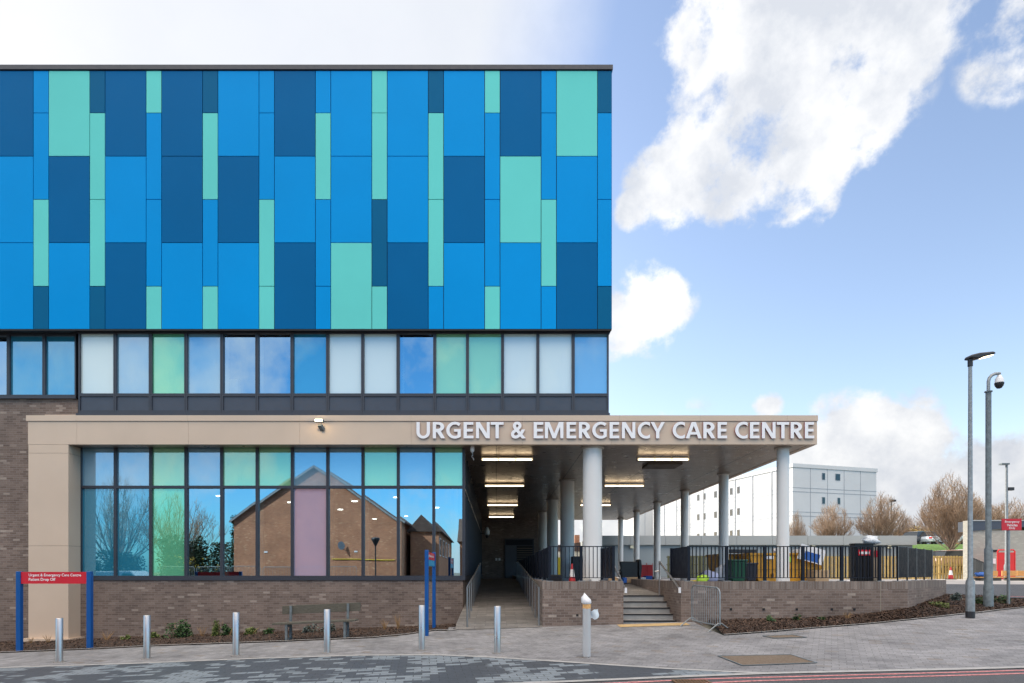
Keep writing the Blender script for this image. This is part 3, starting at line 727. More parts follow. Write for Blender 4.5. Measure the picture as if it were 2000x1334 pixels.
for i, d in enumerate((22.4,29.2,37.6,45.6)):
    clight(.41, d)['label'] = nm[i]
for i, d in enumerate((22.4,29.2,37.6)):
    clight(6.1, d)['label'] = nr[i]
# floodlight on fascia
fx, fzz = X_(627,YF), Z_(833,YF)
fl_ = thing('wall_floodlight', 'small lit floodlight fixed to the beige fascia', 'light', (fx, YF, fzz))
MB().bar((fx+.06,YF-.01,fzz-.12),(fx,YF-.16,fzz+.02),.14,.10).build('bracket', galv_d, fl_, bevel=.01)
MB().bar((fx-.14,YF-.2,fzz+.14),(fx+.14,YF-.2,fzz+.14),.14,.09).build('head', galv_d, fl_, bevel=.01)
MB().box(fx-.12, fx+.12, YF-.285, YF-.272, fzz+.105, fzz+.175).build('lens', lamp_m, fl_)
L = bpy.data.lights.new('floodlight_bulb','POINT'); L.energy = 2.5; L.color = (1,.75,.45); L.shadow_soft_size = .05
lo_ = bpy.data.objects.new('floodlight_bulb', L); COL.objects.link(lo_); lo_.parent = fl_; lo_.location = (0,-.34,.12)
# rear door
D = thing('rear_door', 'dark double door with overpanel in the brick wall at the top of the ramp', 'door', (X_(1014,48), 48, E-.47))
dx0, dx1 = X_(985.5,48), X_(1043,48); dz0 = E-.46; dz1 = Z_(1052,48)
zh = Z_(1066,48)
mb = MB(); mb.box(dx0, dx0+.1, 47.9, 48, dz0, dz1); mb.box(dx1-.1, dx1, 47.9, 48, dz0, dz1); mb.box(dx0+.1, dx1-.1, 47.9, 48, dz1-.1, dz1); mb.box(dx0+.1, dx1-.1, 47.9, 48, zh, zh+.06); mb.build('door_frame', frame_m, D)
MB().box(dx0+.1, dx1-.1, 47.94, 47.99, zh+.06, dz1-.1).build('overpanel', navy, D)
xm = X_(1009,48); MB().box(dx0+.1, xm, 47.93, 47.99, dz0, zh).build('door_leaf', spand_m, D)
MB().box(xm+.005, dx1-.1, 47.93, 47.99, dz0, zh).build('louvred_leaf', black_m, D)
mb = MB()
for k in range(14):
    z = dz0+.1+k*.17; mb.box(xm+.03, dx1-.12, 47.90, 47.93, z, z+.05)
mb.build('louvre', M('louvre_brown',(.16,.12,.09),.6,var=0), D)
for i, px in enumerate((969.5, 975.5)):
    x = X_(px,47.95); tag(MB().box(x-.08,x+.08,47.93,48,Z_(1095,48),Z_(1090,48)).build('call_plate', whitep, org=(x,47.95,Z_(1092,48))), ('white' if i == 0 else 'grey')+' square plate on the dark brick left of the rear door' + (', the left one' if i == 0 else ', the right one'), 'wall plate', 'plates beside the rear door')
cm = thing('wall_camera', 'white security camera on the dark side wall beside the ramp', 'camera', (X_(947,42), 42, Z_(1045,42)))
q = ORG[cm.name]; MB().lathe(q[0]+.15,q[1],[(.06,q[2]+.55),(.1,q[2]+.5),(.17,q[2]+.25),(.17,q[2]+.05),(.12,q[2])],14).build('housing', whitep, cm, smooth='auto')
MB().bar((xcorner,42,q[2]+.1),(q[0]+.15,42,q[2]+.1),.08).build('arm', blackbin, cm)
MB().lathe(q[0]+.15,q[1],[(.11,q[2]),(.12,q[2]-.1),(.05,q[2]-.18)],14).build('lens_dome', blackbin, cm, smooth='auto')

# ------------------------------------------------------------------ ramp handrails
def handrail(x, d0, d1, label, lean):
    t = thing('ramp_handrail', label, 'handrail', (x, d0, ramp_z(d0)), 'steel handrails along the ramp')
    z = lambda d: ramp_z(d)
    MB().tube([(x, d, z(d)+1.05) for d in arange(d0, d1, 1.)], .027, 10).build('top_rail', rail_steel, t, smooth='auto')
    d = d0
    while d <= d1:
        MB().tube([(x, d, z(d)-.05), (x, d, z(d)+1.03)], .024, 10).build('post', rail_steel, t, smooth='auto'); d += 1.5 - .012*(d-d0)
handrail(-.80, 17.15, 31.5, 'steel handrail on the left side of the ramp beside the glass wall', 1)
handrail(1.20, 17.15, 36, 'steel handrail on the right side of the ramp beside the brick wall', -1)
# stair rails
t = thing('stair_handrail', 'sloping steel handrail on the left of the steps', 'handrail', (3.6,17.5,E-1), 'handrails at the steps')
MB().tube([(X_(1196,19.2),19.2,Z_(1096,19.2)),(X_(1200,18.7),18.7,Z_(1106,18.7)),(X_(1220,17.15),17.15,Z_(1149,17.15))], .03, 10).build('rail', steel, t, smooth='auto')
MB().cyl(X_(1222,17.1),17.08,Z_(1158,17.1),Z_(1148,17.1),.036,12).build('end_cap', whitep, t, smooth='auto')
MB().tube([(3.5,17.8,Z_(1128,17.8)),(X_(1211,17.8),17.8,Z_(1130,17.8))], .02, 8).build('bracket', steel, t)
t = thing('stair_handrail', 'steel handrail with an upright post on the right of the steps', 'handrail', (5.05,18.5,E-.7), 'handrails at the steps')
MB().tube([(X_(1288,19.0),19.0,Z_(1097,19.0)),(X_(1326,17.15),17.15,Z_(1148,17.15))], .03, 10).build('rail', steel, t, smooth='auto')
MB().cyl(X_(1327,17.1),17.08,Z_(1158,17.1),Z_(1147,17.1),.036,12).build('end_cap', whitep, t, smooth='auto')
MB().tube([(X_(1288,19.0),19.0,E-.709),(X_(1288,19.0),19.0,Z_(1097,19.0))], .026, 10).build('post', steel, t, smooth='auto')
MB().tube([(X_(1279,19.05),19.05,Z_(1116,19)),(X_(1288,19.0),19.0,Z_(1115,19))], .02, 8).build('bracket', steel, t)

# ------------------------------------------------------------------ terrace railings
def post(t, x, y, z0, z1, w=.075):
    p = MB().box(x-w/2, x+w/2, y-w/2, y+w/2, z0, z1).build('post', navy, t)
    MB().box(x-.1, x+.1, y-.075, y+.075, z0-.002, z0+.015).build('foot_plate', galv, p)
def bays(t, p0, p1, n, z0, z1, sp, skip=()):
    p0 = Vector(p0); p1 = Vector(p1)
    for i in range(n):
        a = p0.lerp(p1, i/n); b = p0.lerp(p1, (i+1)/n)
        L_ = (b-a).length; m = max(1, int(round(L_/sp))); mb = MB()
        for k in range(1, m):
            q = a.lerp(b, k/m); mb.box(q.x-.009, q.x+.009, q.y-.02, q.y+.02, z0+.11, z1-.03)
        dd_ = (b-a).normalized()*.0
        mb.bar((a.x,a.y,z0+.1),(b.x,b.y,z0+.1),.045,.02); mb.bar((a.x,a.y,z1-.02),(b.x,b.y,z1-.02),.05,.025)
        mb.build('infill_bars', navy, t)
def louvre(t, a, b, z0, z1):
    """vertical-ribbed dark screen panel between two plan points"""
    a = Vector((a[0],a[1],0)); b = Vector((b[0],b[1],0)); L_ = (b-a).length; m = int(L_/.06); mb = MB()
    n = (b-a).normalized(); s = Vector((-n.y,n.x,0))
    mb.bar((a.x,a.y,(z0+z1)/2),(b.x,b.y,(z0+z1)/2),.012,z1-z0-.02)
    for k in range(m):
        q = a.lerp(b, (k+.5)/m); 
        for sg in (-1,):
            c = q - s*.02
            mb.bar((c.x,c.y,z0),(c.x,c.y,z1),.028,.03, up=(n.x,n.y,0))
    mb.build('ribbed_panel', navy, t)
zr0, zr1 = ZC+.04, Z_(1066,17.25)
t = thing('terrace_railing', 'short dark railing over the brick wall between ramp and steps', 'railing', (2.4,17.27,ZC), 'dark railings round the terrace')
xa, xb = X_(1073.5,17.27), X_(1198,17.27); xm = X_(1135,17.27)
for x in (xa, xm, xb): post(t, x, 17.27, ZC, zr1)
bays(t, (xa,17.27,0), (xm,17.27,0), 1, ZC, zr1, .118); bays(t, (xm,17.27,0), (xb,17.27,0), 1, ZC, zr1, .118)
louvre(t, (xb,17.35), (xb,19.1), ZC+.08, zr1-.01); post(t, xb, 19.15, ZC, zr1)
t = thing('terrace_railing', 'long ribbed dark screen running back beside the ramp', 'railing', (1.45,30,ZC), 'dark railings round the terrace')
d = 17.35
while d < 43: louvre(t, (xa,d), (xa,d+1.75), ZC+.08, zr1-.01); d += 1.8; post(t, xa, d-.02, ZC, zr1)
t = thing('terrace_railing', 'long dark barred railing over the right brick wall ending in ribbed panels', 'railing', (8.5,17.27,ZC), 'dark railings round the terrace')
pxs = [1345,1419,1493.7,1568,1643.7,1717.6]
P_ = [X_(p,17.27) for p in pxs]; pe = X_(1752,17.27)
for x in P_: post(t, x, 17.27, ZC, zr1)
for i in range(5): bays(t, (P_[i],17.27,0), (P_[i+1],17.27,0), 1, ZC, zr1, .107)
bays(t, (P_[5],17.27,0), (pe,17.27,0), 1, ZC, zr1, .107)
louvre(t, (P_[0]-.0,17.32), (P_[0]-.0,18.9), ZC+.08, zr1-.01); post(t, P_[0], 18.95, ZC, zr1)
aa = Vector((pe,17.3,0)); cc = Vector((11.35,17.36,0)); ee = Vector((14.4,20.3,0))
pts_ = [aa, cc] + [cc.lerp(ee, k/4) for k in (1,2,3,4)]
for i in range(5):
    louvre(t, pts_[i], pts_[i+1].lerp(pts_[i], .04), ZC+.10, zr1-.02)
    q = pts_[i+1]; post(t, q.x, q.y, ZC, zr1, .03)
    u = (pts_[i+1]-pts_[i]); 
    MB().bar((q.x,q.y-.03,ZC+.1),(q.x,q.y-.03,zr1),.018).build('edge_trim', galv, t)

# ------------------------------------------------------------------ bollards
bl = None
bset = [(116,1293,1207,'dusty steel bollard nearest the left edge, in front of the beige portal leg'),(287,1287,1201.5,'steel bollard between the red sign and the green shrub'),
 (461,1281,1196,'steel bollard left of the wooden bench'),(639,1275,1190,'steel bollard in front of the wooden bench'),(824,1270,1182,'steel bollard just left of the tall blue sign'),
 (971.5,1276,1183.5,'bare steel bollard in front of the ramp')]
for i, (px, yb, yt, lab) in enumerate(bset):
    x, d = ray(px, yb); z = G(x, d)
    if bl is None:
        bl = thing('bollard', lab, 'bollard', (x,d,z), 'steel bollards along the drop off')
        r = .073; hgt = Z_(yt,d)-z
        MB().lathe(x,d,[(r,z-.05),(r,z+hgt-.012),(r-.006,z+hgt-.003),(r-.012,z+hgt)],28).build('shaft', steel, bl, smooth='auto')
        MB().lathe(x,d,[(.12,z-.01),(.12,z+.012),(r,z+.014)],28).build('base_collar', M('bedding_mortar',(.26,.25,.24),.9), bl)
        h0 = hgt
    else: dup(bl, (x,d,z), lab, scale=(1,1,(Z_(yt,d)-z)/h0))
x, d = ray(1146, 1284); z = G(x, d)
wb = thing('bollard', 'bollard wrapped in clear plastic with orange tape right of the ramp', 'bollard', (x,d,z), 'steel bollards along the drop off')
MB().lathe(x,d,[(.073,z-.05),(.073,z+.98),(.06,z+.99)],24).build('shaft', steel, wb, smooth='auto')
wrap = MB(); rnd = random.Random(5)
rows = []
for i in range(16):
    zz = z+.02+i*.065; rows.append([(x+math.cos(a)*(.079+rnd.uniform(0,.01)), d+math.sin(a)*(.079+rnd.uniform(0,.01)), zz) for a in [2*math.pi*k/16 for k in range(16)]]); rows[-1].append(rows[-1][0])
wrap.sheet(rows)
def film():
    m, nt, out = newmat('clear_plastic_film'); a = nd(nt,'ShaderNodeBsdfTransparent'); b = nd(nt,'ShaderNodeBsdfPrincipled'); b.inputs['Base Color'].default_value = (.8,.83,.86,1); b.inputs['Roughness'].default_value = .25
    mx = nd(nt,'ShaderNodeMixShader'); mx.inputs[0].default_value = .5; nt.links.new(a.outputs[0],mx.inputs[1]); nt.links.new(b.outputs[0],mx.inputs[2]); nt.links.new(mx.outputs[0],out.inputs[0]); return m
filmm = film()
wrap.build('plastic_wrap', filmm, wb, smooth=True)
MB().lathe(x,d,[(.083,z+.985),(.083,z+1.08)],24).build('tape_band', M('orange_tape',(.75,.42,.16),.5,var=.3,scale=30), wb, smooth='auto')
cap = MB(); rows = []
for i, (rr, zz) in enumerate([(.085,1.08),(.105,1.11),(.10,1.16),(.075,1.21),(.035,1.26),(.004,1.30)]):
    rows.append([(x-.02*i*.5+math.cos(a)*rr*rnd.uniform(.85,1.1), d+math.sin(a)*rr, z+zz+rnd.uniform(-.01,.01)) for a in [2*math.pi*k/14 for k in range(14)]]); rows[-1].append(rows[-1][0])
cap.sheet(rows).build('bag_top', whitep, wb, smooth=True)
fl2 = MB().sheet([[(x+.07+.042*j+.012*math.sin(i*1.3), d-.02+.035*math.sin(j*1.7+i*.6), z+lerp(.77+.012*abs(j-2), .93+.014*j, i/4)+.012*math.sin(i+2*j)) for j in range(5)] for i in range(5)])
fl2.build('loose_film', M('milky_film',(.62,.70,.76),.4,var=.1), wb, smooth=True)

# ------------------------------------------------------------------ signs
x0, d0 = ray(38,1271); x1, d1 = ray(175.5,1268); d0 = d1 = 16.3
x0, x1 = X_(38.2,d0), X_(175.5,d0)
sg = thing('patient_sign', 'low red sign on two blue posts reading Urgent & Emergency Care Centre, Patient Drop Off', 'sign', (x0,d0,G(x0,d0)))
zt_ = Z_(1116,d0)
for x in (x0, x1): MB().box(x-.06, x+.06, d0-.06, d0+.06, Z_(1273,d0), zt_).build('post', bluepost, sg, bevel=.012)
pz0, pz1 = Z_(1140,d0), Z_(1117,d0)
MB().box(x0+.062, x1-.062, d0-.03, d0+.03, pz0, pz1).build('sign_panel', redsign, sg)
put_text('lettering','Urgent & Emergency Care Centre', sg, (X_(58,d0), d0-.034, Z_(1127.3,d0)), (1,0,0),(0,0,1), X_(160,d0)-X_(58,d0), .094, [white_sign], bold=.012)
put_text('lettering','Patient Drop Off', sg, (X_(58,d0), d0-.034, Z_(1136,d0)), (1,0,0),(0,0,1), X_(110,d0)-X_(58,d0), .098, [white_sign], bold=.012)
# tall blue sign end-on
xs_, da = X_(833.5,16.2), 16.2; db = 18.1
s2 = thing('totem_sign', 'tall sign on two blue posts with red and light blue panels seen end-on', 'sign', (xs_,17.1,G(xs_,16.5)))
zt2 = Z_(1074,16.2)
MB().box(xs_-.05, xs_+.05, da-.05, da+.05, E-1.75, zt2).build('post', bluepost, s2, bevel=.01)
MB().box(xs_-.05, xs_+.05, db-.05, db+.05, E-1.9, zt2).build('post', bluepost, s2, bevel=.01)
zp = [zt2-.05, zt2-.25, zt2-.42]
MB().box(xs_-.022, xs_+.022, da+.052, db-.052, zp[1]+.002, zp[0]).build('red_panel', redsign, s2)
MB().box(xs_-.022, xs_+.022, da+.052, db-.052, zp[2], zp[1]-.002).build('blue_panel', cyan_sign, s2)
put_text('lettering','Urgent & Emergency Care Centre', s2, (xs_+.026, da+.15, zp[1]+.05), (0,1,0),(0,0,1), 1.45, .10, [white_sign], bold=.02)

# ------------------------------------------------------------------ bench (weathered)
dB = 16.35
bn = thing('park_bench', 'old weathered wooden bench with grey metal legs against the brick wall bed', 'bench', (X_(618,dB),dB,G(X_(618,dB),dB)))
zl_, zr_ = 0, 0
def bx(px): return X_(px, dB)
gz = G(bx(618), dB)
def slope(x): return (x-bx(618))*.045
def plank(name, pa, pb, ya, yb, y0, y1, za, zb):
    x0, x1 = bx(pa), bx(pb); mb = MB()
    vs = [(x0,y0,za+slope(x0)),(x1,y0,za+slope(x1)),(x1,y1,za+slope(x1)),(x0,y1,za+slope(x0)),(x0,y0,zb+slope(x0)),(x1,y0,zb+slope(x1)),(x1,y1,zb+slope(x1)),(x0,y1,zb+slope(x0))]
    mb.add(vs, [(0,3,2,1),(4,5,6,7),(0,1,5,4),(1,2,6,5),(2,3,7,6),(3,0,4,7)]); mb.build(name, oldwood, bn, bevel=.006)
plank('backrest', 545,700,0,0, dB+.24, dB+.29, gz+.68, gz+.91)
plank('seat', 536,696,0,0, dB-.20, dB-.02, gz+.43, gz+.48); plank('seat', 537,697,0,0, dB, dB+.18, gz+.43, gz+.48)
for px in (563, 676):
    x = bx(px); zz = G(x, dB)+.0; zs_ = gz+slope(x)
    mb = MB(); mb.box(x-.03,x+.03,dB-.18,dB-.12,zz-.05,zs_+.425); mb.box(x-.03,x+.03,dB+.16,dB+.22,zz-.05,zs_+.425)
    mb.box(x-.03,x+.03,dB-.12,dB+.16,zz+.0,zz+.05); mb.box(x-.03,x+.03,dB-.12,dB+.16,zs_+.36,zs_+.425)
    mb.bar((x,dB+.19,zs_+.425),(x,dB+.215,zs_+.90),.06,.045, up=(0,1,0)); mb.build('leg', galv_d, bn)

# ------------------------------------------------------------------ crowd barrier
cb = thing('crowd_barrier', 'galvanised crowd control barrier standing beside the steps', 'barrier', (X_(1377,16),16,G(X_(1377,16),16)))
A_ = Vector((X_(1350,16.6),16.55,0)); B_ = Vector((X_(1404.5,15.5),15.45,0))
za, zb2 = G(A_.x,A_.y), G(B_.x,B_.y)
def bp(t, h): return (lerp(A_.x,B_.x,t), lerp(A_.y,B_.y,t), lerp(za,zb2,t)+h)
fr = [bp(0,.16), bp(0,.98), bp(.03,1.05), bp(.10,1.09), bp(.9,1.09), bp(.97,1.05), bp(1,.98), bp(1,.16), bp(.97,.14), bp(.03,.14), bp(0,.16)]
MB().tube(fr, .021, 8, cap=False).build('frame', galv, cb, smooth='auto')
mb = MB()
for k in range(1, 13): mb.tube([bp(k/13,.14), bp(k/13,1.08)], .008, 5)
mb.build('bars', galv, cb)
nrm = Vector((B_.y-A_.y, A_.x-B_.x, 0)).normalized()
for t_2 in (.0, 1.):
    c = Vector(bp(t_2,.2))
    MB().tube([c-nrm*.36-Vector((0,0,.21)), c-nrm*.05, c, c+nrm*.05, c+nrm*.36-Vector((0,0,.21))], .017, 7).build('foot', galv, cb, smooth='auto')

# ------------------------------------------------------------------ manhole covers, drain grate
def cover(name, pxq, label, m, off=.012):
    P4 = [ray(*p) for p in pxq]
    mb = MB(); n = 6
    rows = [[None]*(n+1) for _ in range(n+1)]
    for i in range(n+1):
        for j in range(n+1):
            a = Vector(P4[0]).lerp(Vector(P4[1]), j/n); b = Vector(P4[3]).lerp(Vector(P4[2]), j/n); q = a.lerp(b, i/n)
            rows[i][j] = (q.x, q.y, G(q.x,q.y)+off)
    c = Vector(P4[0]).lerp(Vector(P4[2]), .5)
    mb.sheet(rows)
    t = thing(name, label, 'cover', (c.x,c.y,G(c.x,c.y)))
    mb.build('infill', m, t)
    e = MB()
    for i in range(4):
        a = P4[i]; b = P4[(i+1)%4]; e.bar((a[0],a[1],G(*a)+.014),(b[0],b[1],G(*b)+.014),.03,.01)
    e.build('edge_frame', galv_d, t); return t
cover('manhole_cover', ((1450,1301),(1595,1296),(1545,1280),(1403,1283)), 'large recessed brown manhole cover in the grey paving near the road', rust)
cover('manhole_cover', ((1512,1248),(1575,1246),(1548,1241),(1490,1243)), 'small brown recessed cover beside the mulch bed', rust)
gx, gd = ray(1346, 1331)
dg_ = thing('drain_grate', 'rusty slotted drain grate in the road gutter', 'drain', (gx,gd-.1,G(gx,gd)))
mb = MB(); zg = G(gx,gd)+.018
for k in range(9): mb.bar((gx-.22+k*.05,gd-.28,zg),(gx-.19+k*.05,gd+.02,zg),.022,.02)
mb.bar((gx-.27,gd-.29,zg),(gx+.27,gd-.29,zg),.03,.02); mb.bar((gx-.27,gd+.03,zg),(gx+.27,gd+.03,zg),.03,.02); mb.bar((gx-.26,gd-.29,zg),(gx-.26,gd+.03,zg),.03,.02); mb.bar((gx+.26,gd-.29,zg),(gx+.26,gd+.03,zg),.03,.02)
mb.build('bars', iron, dg_); MB().box(gx-.26,gx+.26,gd-.28,gd+.02,zg-.018,zg-.012).build('sump', black_m, dg_)

# ------------------------------------------------------------------ planting
def leaves(mb, c, rad, h, n, size, rnd, mi=0, up=.3):
    for _ in range(n):
        a = rnd.uniform(0, 2*math.pi); r = rad*math.sqrt(rnd.random()); t = rnd.random()
        r *= (1-.5*t)
        p = Vector((c[0]+r*math.cos(a), c[1]+r*math.sin(a), c[2]+t*h))
        u = Vector((rnd.uniform(-1,1), rnd.uniform(-1,1), rnd.uniform(-.3,1)*up*2)).normalized(); v = u.cross(Vector((rnd.uniform(-1,1),rnd.uniform(-1,1),1))).normalized()
        s = size*rnd.uniform(.6,1.3)
        mb.add([p-u*s, p+v*s*.45, p+u*s, p-v*s*.45], [(0,1,2,3)], mi)
leaf_a = M('shrub_leaf', (.045,.10,.03), .6, var=.5, scale=14); leaf_b = M('pale_leaf', (.13,.17,.045), .6, var=.5, scale=14); leaf_c = M('dry_stem', (.33,.20,.09), .8, var=.3, scale=10); leaf_g = M('grey_leaf', (.10,.13,.12), .7, var=.4, scale=14)
def shrub(px, py, w, h, kind, label, rnd, right=False):
    # point on the bed
    if right:
        d = 16.5 if px < 1740 else lerp(17.3, 19.2, (px-1740)/230)
        x = X_(px,d); z = Z_(py,d)
    else:
        d = 19.2; x = X_(px,d); fd = float(np.interp(x, LX, lk)); tt = (d-fd)/(21.05-fd); z = lerp(G(x,fd), zwall(x), tt)
    t = thing('shrub' if kind != 'dry' else 'dry_plant', label, 'plant', (x,d,z), 'plants in the mulch beds')
    mb = MB()
    for k in range(7 if kind != 'dry' else 16):
        a = rnd.uniform(0,6.28); sp = w*rnd.uniform(.2,.5)
        mb.tube([(x,d,z-.03),(x+math.cos(a)*sp*.5,d+math.sin(a)*sp*.5,z+h*.5),(x+math.cos(a)*sp,d+math.sin(a)*sp,z+h*rnd.uniform(.7,1))], [.006,.005,.002], 4)
    mb.build('stem', leaf_c, t)
    if kind != 'dry':
        lb = MB(); n = int(260*w*max(h,.3)/.2)+80
        for q in range(5):
            a = rnd.uniform(0,6.28); rr = w*.28
            leaves(lb, (x+math.cos(a)*rr, d+math.sin(a)*rr*.7, z), w*.3, h*rnd.uniform(.6,1), n//4, .045, rnd)
        lb.build('foliage', {'green':leaf_a,'pale':leaf_b,'grey':leaf_g}[kind], t)
    return t
rnd = random.Random(11)
for px, w, h, k, lab in ((208,.5,.35,'dry','dry brown stems beside the right post of the red sign'),(245,.3,.2,'pale','small pale tuft left of the second bollard'),
  (300,.35,.25,'pale','pale grassy tuft right of the second bollard'),(345,1.0,.62,'green','large green leafy shrub against the brick between second and third bollards'),(395,.45,.38,'dry','yellowing plant right of the large green shrub'),
  (425,.4,.55,'pale','upright pale shrub left of the third bollard'),(448,.5,.4,'green','dark green shrub behind the third bollard'),(490,.6,.3,'pale','low pale plant right of the third bollard'),
  (520,.5,.25,'green','low green plant left of the bench'),(610,.6,.3,'grey','grey leaved plant under the bench, left one'),(640,.5,.3,'grey','grey leaved plant behind the fourth bollard'),(752,.4,.4,'dry','leafless orange stems right of the bench, left clump'),
  (778,.4,.5,'dry','leafless orange stems right of the bench, right clump'),(95,.4,.3,'dry','dry stems at the foot of the portal leg'),(60,.3,.25,'dry','dry stems by the left post of the red sign')):
    shrub(px, 0, w, h, k, lab, rnd)
for px, py, w, h, k, lab in ((1504,1222,.35,.28,'green','small bushy green plant by the right brick wall, leftmost'),(1556,1218,.25,.25,'green','small green plant by the right brick wall, under the second weep hole'),
  (1582,1226,.3,.18,'pale','low pale plant in the right bed front'),(1604,1219,.25,.2,'green','tiny green plant in the middle of the right bed'),(1655,1213,.3,.25,'dry','dry tuft by the right brick wall'),
  (1790,1200,.5,.22,'pale','spreading pale plant on the mound below the wall corner'),(1835,1192,.6,.25,'pale','grassy plant on the mound left of the lamp post'),(1868,1172,.4,.22,'grey','grey plant at the end of the angled brick wall'),
  (1880,1200,.5,.25,'grey','grey leafy plant at the foot of the lamp post'),(1915,1190,.6,.4,'green','dark shrub between lamp post and camera pole'),(1950,1186,.7,.4,'green','dark shrub between camera pole and red sign post'),(1925,1206,.35,.2,'grey','pale grey weed at the foot of the camera pole')):
    shrub(px, py, w, h, k, lab, rnd, True)

# ------------------------------------------------------------------ lamp posts, poles, emergency sign
dL = 16.7; x = X_(1895,dL); zb0 = Z_(1213,dL)
lp = thing('street_lamp', 'tall slim galvanised street lamp with flat dark LED head, nearest on the right', 'street lamp', (x,dL,zb0))
MB().cyl(x,dL,zb0-.3,Z_(1194,dL),.108,20).build('black_base', blackbin, lp, smooth='auto')
MB().lathe(x,dL,[(.105,Z_(1194,dL)),(.105,Z_(1137,dL)),(.062,Z_(1128,dL)),(.045,Z_(716,dL))],20).build('pole', galv, lp, smooth='auto')
mb = MB(); zc = Z_(707,dL); mb.cyl(x,dL,zc-.12,zc+.12,.062,14); mb.build('bracket', blackbin, lp, smooth='auto')
hd = MB(); zc = Z_(700,dL)
hd.prism([(x-.09,zc-.02),(x-.06,zc+.06),(x+.18,zc+.12),(x+.55,zc+.155),(x+.62,zc+.10),(x+.45,zc+.05),(x+.12,zc-.04)], 'y', dL-.13, dL+.13); hd.build('head', blackbin, lp, bevel=.03)
MB().prism([(x+.30,zc+.012),(x+.56,zc+.073),(x+.56,zc+.065),(x+.30,zc+.004)], 'y', dL-.08, dL+.08).build('led_lens', lamp_m, lp)
dC = 18.2; x = X_(1930.5,dC); zb0 = Z_(1186,dC)
cp = thing('camera_pole', 'thick grey pole with a curved arm carrying a dome camera', 'camera pole', (x,dC,zb0))
MB().lathe(x,dC,[(.125,zb0-.3),(.125,Z_(1145,dC)),(.105,Z_(1143,dC)),(.105,Z_(1073,dC)),(.075,Z_(1069,dC)),(.072,Z_(766,dC))],20).build('pole', galv_d, cp, smooth='auto')
za_ = Z_(766,dC)
MB().lathe(x,dC,[(.1,za_),(.1,za_+.03)],16).build('cap_plate', galv_d, cp)
MB().tube([(x,dC,za_+.03),(x,dC,za_+.32),(x+.03,dC,za_+.42),(x+.1,dC,za_+.5),(x+.2,dC,za_+.545),(x+.34,dC,za_+.55)], .045, 12).build('curved_arm', galv, cp, smooth='auto')
MB().lathe(x+.32,dC,[(.02,za_+.55),(.05,za_+.48),(.10,za_+.40),(.115,za_+.28)],18).build('camera_housing', whitep, cp, smooth='auto')
MB().lathe(x+.32,dC,[(.12,za_+.28),(.12,za_+.24),(.10,za_+.18),(.06,za_+.12),(.01,za_+.105)],18).build('camera_dome', blackbin, cp, smooth='auto')
dS = 18.6; x = X_(1973,dS)
es = thing('emergency_sign', 'red Emergency Vehicles Only sign on a grey post at the right edge', 'sign', (x,dS,Z_(1178,dS)))
MB().cyl(X_(1969.5,dS),dS,Z_(1180,dS),Z_(1016,dS),.042,14).build('post', galv, es, smooth='auto')
MB().box(X_(1953.5,dS),X_(1992,dS),dS-.06,dS-.045,Z_(1036,dS),Z_(1013.5,dS)).build('sign_panel', redsign, es)
e1, e2 = X_(1954.2,dS), X_(1991.3,dS)
for s, ly, w_ in (('Emergency',1022.3,27),('Vehicles',1028.4,19.5),('Only',1034.6,11.5)):
    put_text('lettering', s, es, (X_(1973-w_/2,dS), dS-.064, Z_(ly,dS)), (1,0,0),(0,0,1), w_*dS/F*1.05, .078, [white_sign], bold=.01)
d = 34; x = X_(1966,d)
l2 = thing('street_lamp', 'distant pale street lamp behind the red emergency sign', 'street lamp', (x,d,E-.45))
MB().lathe(x,d,[(.13,E-.5),(.13,Z_(1106,d)),(.085,Z_(1100,d)),(.06,Z_(908,d))],12).build('pole', galv, l2, smooth='auto')
MB().box(x-.35,x+.08,d-.12,d+.12,Z_(908,d),Z_(905,d)).build('head', galv_d, l2); MB().box(x+.05,x+.35,d-.1,d+.1,Z_(958,d),Z_(952,d)).build('camera', blackbin, l2)
d = 75; x = X_(1741,d)
l3 = thing('street_lamp', 'far thin lamp post behind the bare trees', 'street lamp', (x,d,G(x,d)))
MB().cyl(x,d,G(x,d)-.5,Z_(978,d),.09,8).build('pole', galv_d, l3); MB().box(x-.1,x+.5,d-.15,d+.15,Z_(980,d),Z_(976,d)).build('head', blackbin, l3)

# ------------------------------------------------------------------ yard clutter
def skip_c(x0, x1, y0, y1, z0, z1, label, lab2=None, text=None):
    t = thing('skip', label, 'skip', ((x0+x1)/2,(y0+y1)/2,z0), 'yellow skips behind the railing')
    L_ = x1-x0; ins = .42; zm_ = z0+.45*(z1-z0); mb = MB()
    prof = [(x0,z1),(x0+ins*.3,zm_),(x0+ins,z0),(x1-ins,z0),(x1-ins*.3,zm_),(x1,z1)]
    n = len(prof)
    for y in (y0, y1):   # side plates with thickness
        mb.prism(prof, 'y', y, y+.04)
    for i in range(n-1):
        a, b = prof[i], prof[i+1]; mb.add([(a[0],y0,a[1]),(a[0],y1,a[1]),(b[0],y1,b[1]),(b[0],y0,b[1])], [(0,1,2,3)])
    mb.build('body', skipm, t)
    mb = MB(); mb.box(x0-.05,x1+.05,y0-.05,y0+.02,z1-.09,z1); mb.box(x0-.05,x1+.05,y1-.02,y1+.06,z1-.09,z1); mb.box(x0+.05,x1-.05,y0-.035,y0-.003,zm_-.02,zm_+.06)
    mb.box(x0-.05,x0+.03,y0,y1,z1-.09,z1); mb.box(x1-.03,x1+.05,y0,y1,z1-.09,z1)
    mb.build('rim', skipm, t)
    for q in (.3,.7):
        MB().cyl(x0+L_*q, y0-.06, zm_-.35, zm_-.2, .05, 10).build('lifting_lug', iron, t)
    return t
s1 = skip_c(X_(1457,27),X_(1600,27),26.6,28.3,ZT,Z_(1080,26.6),'large yellow skip heaped with rubbish behind the railing')
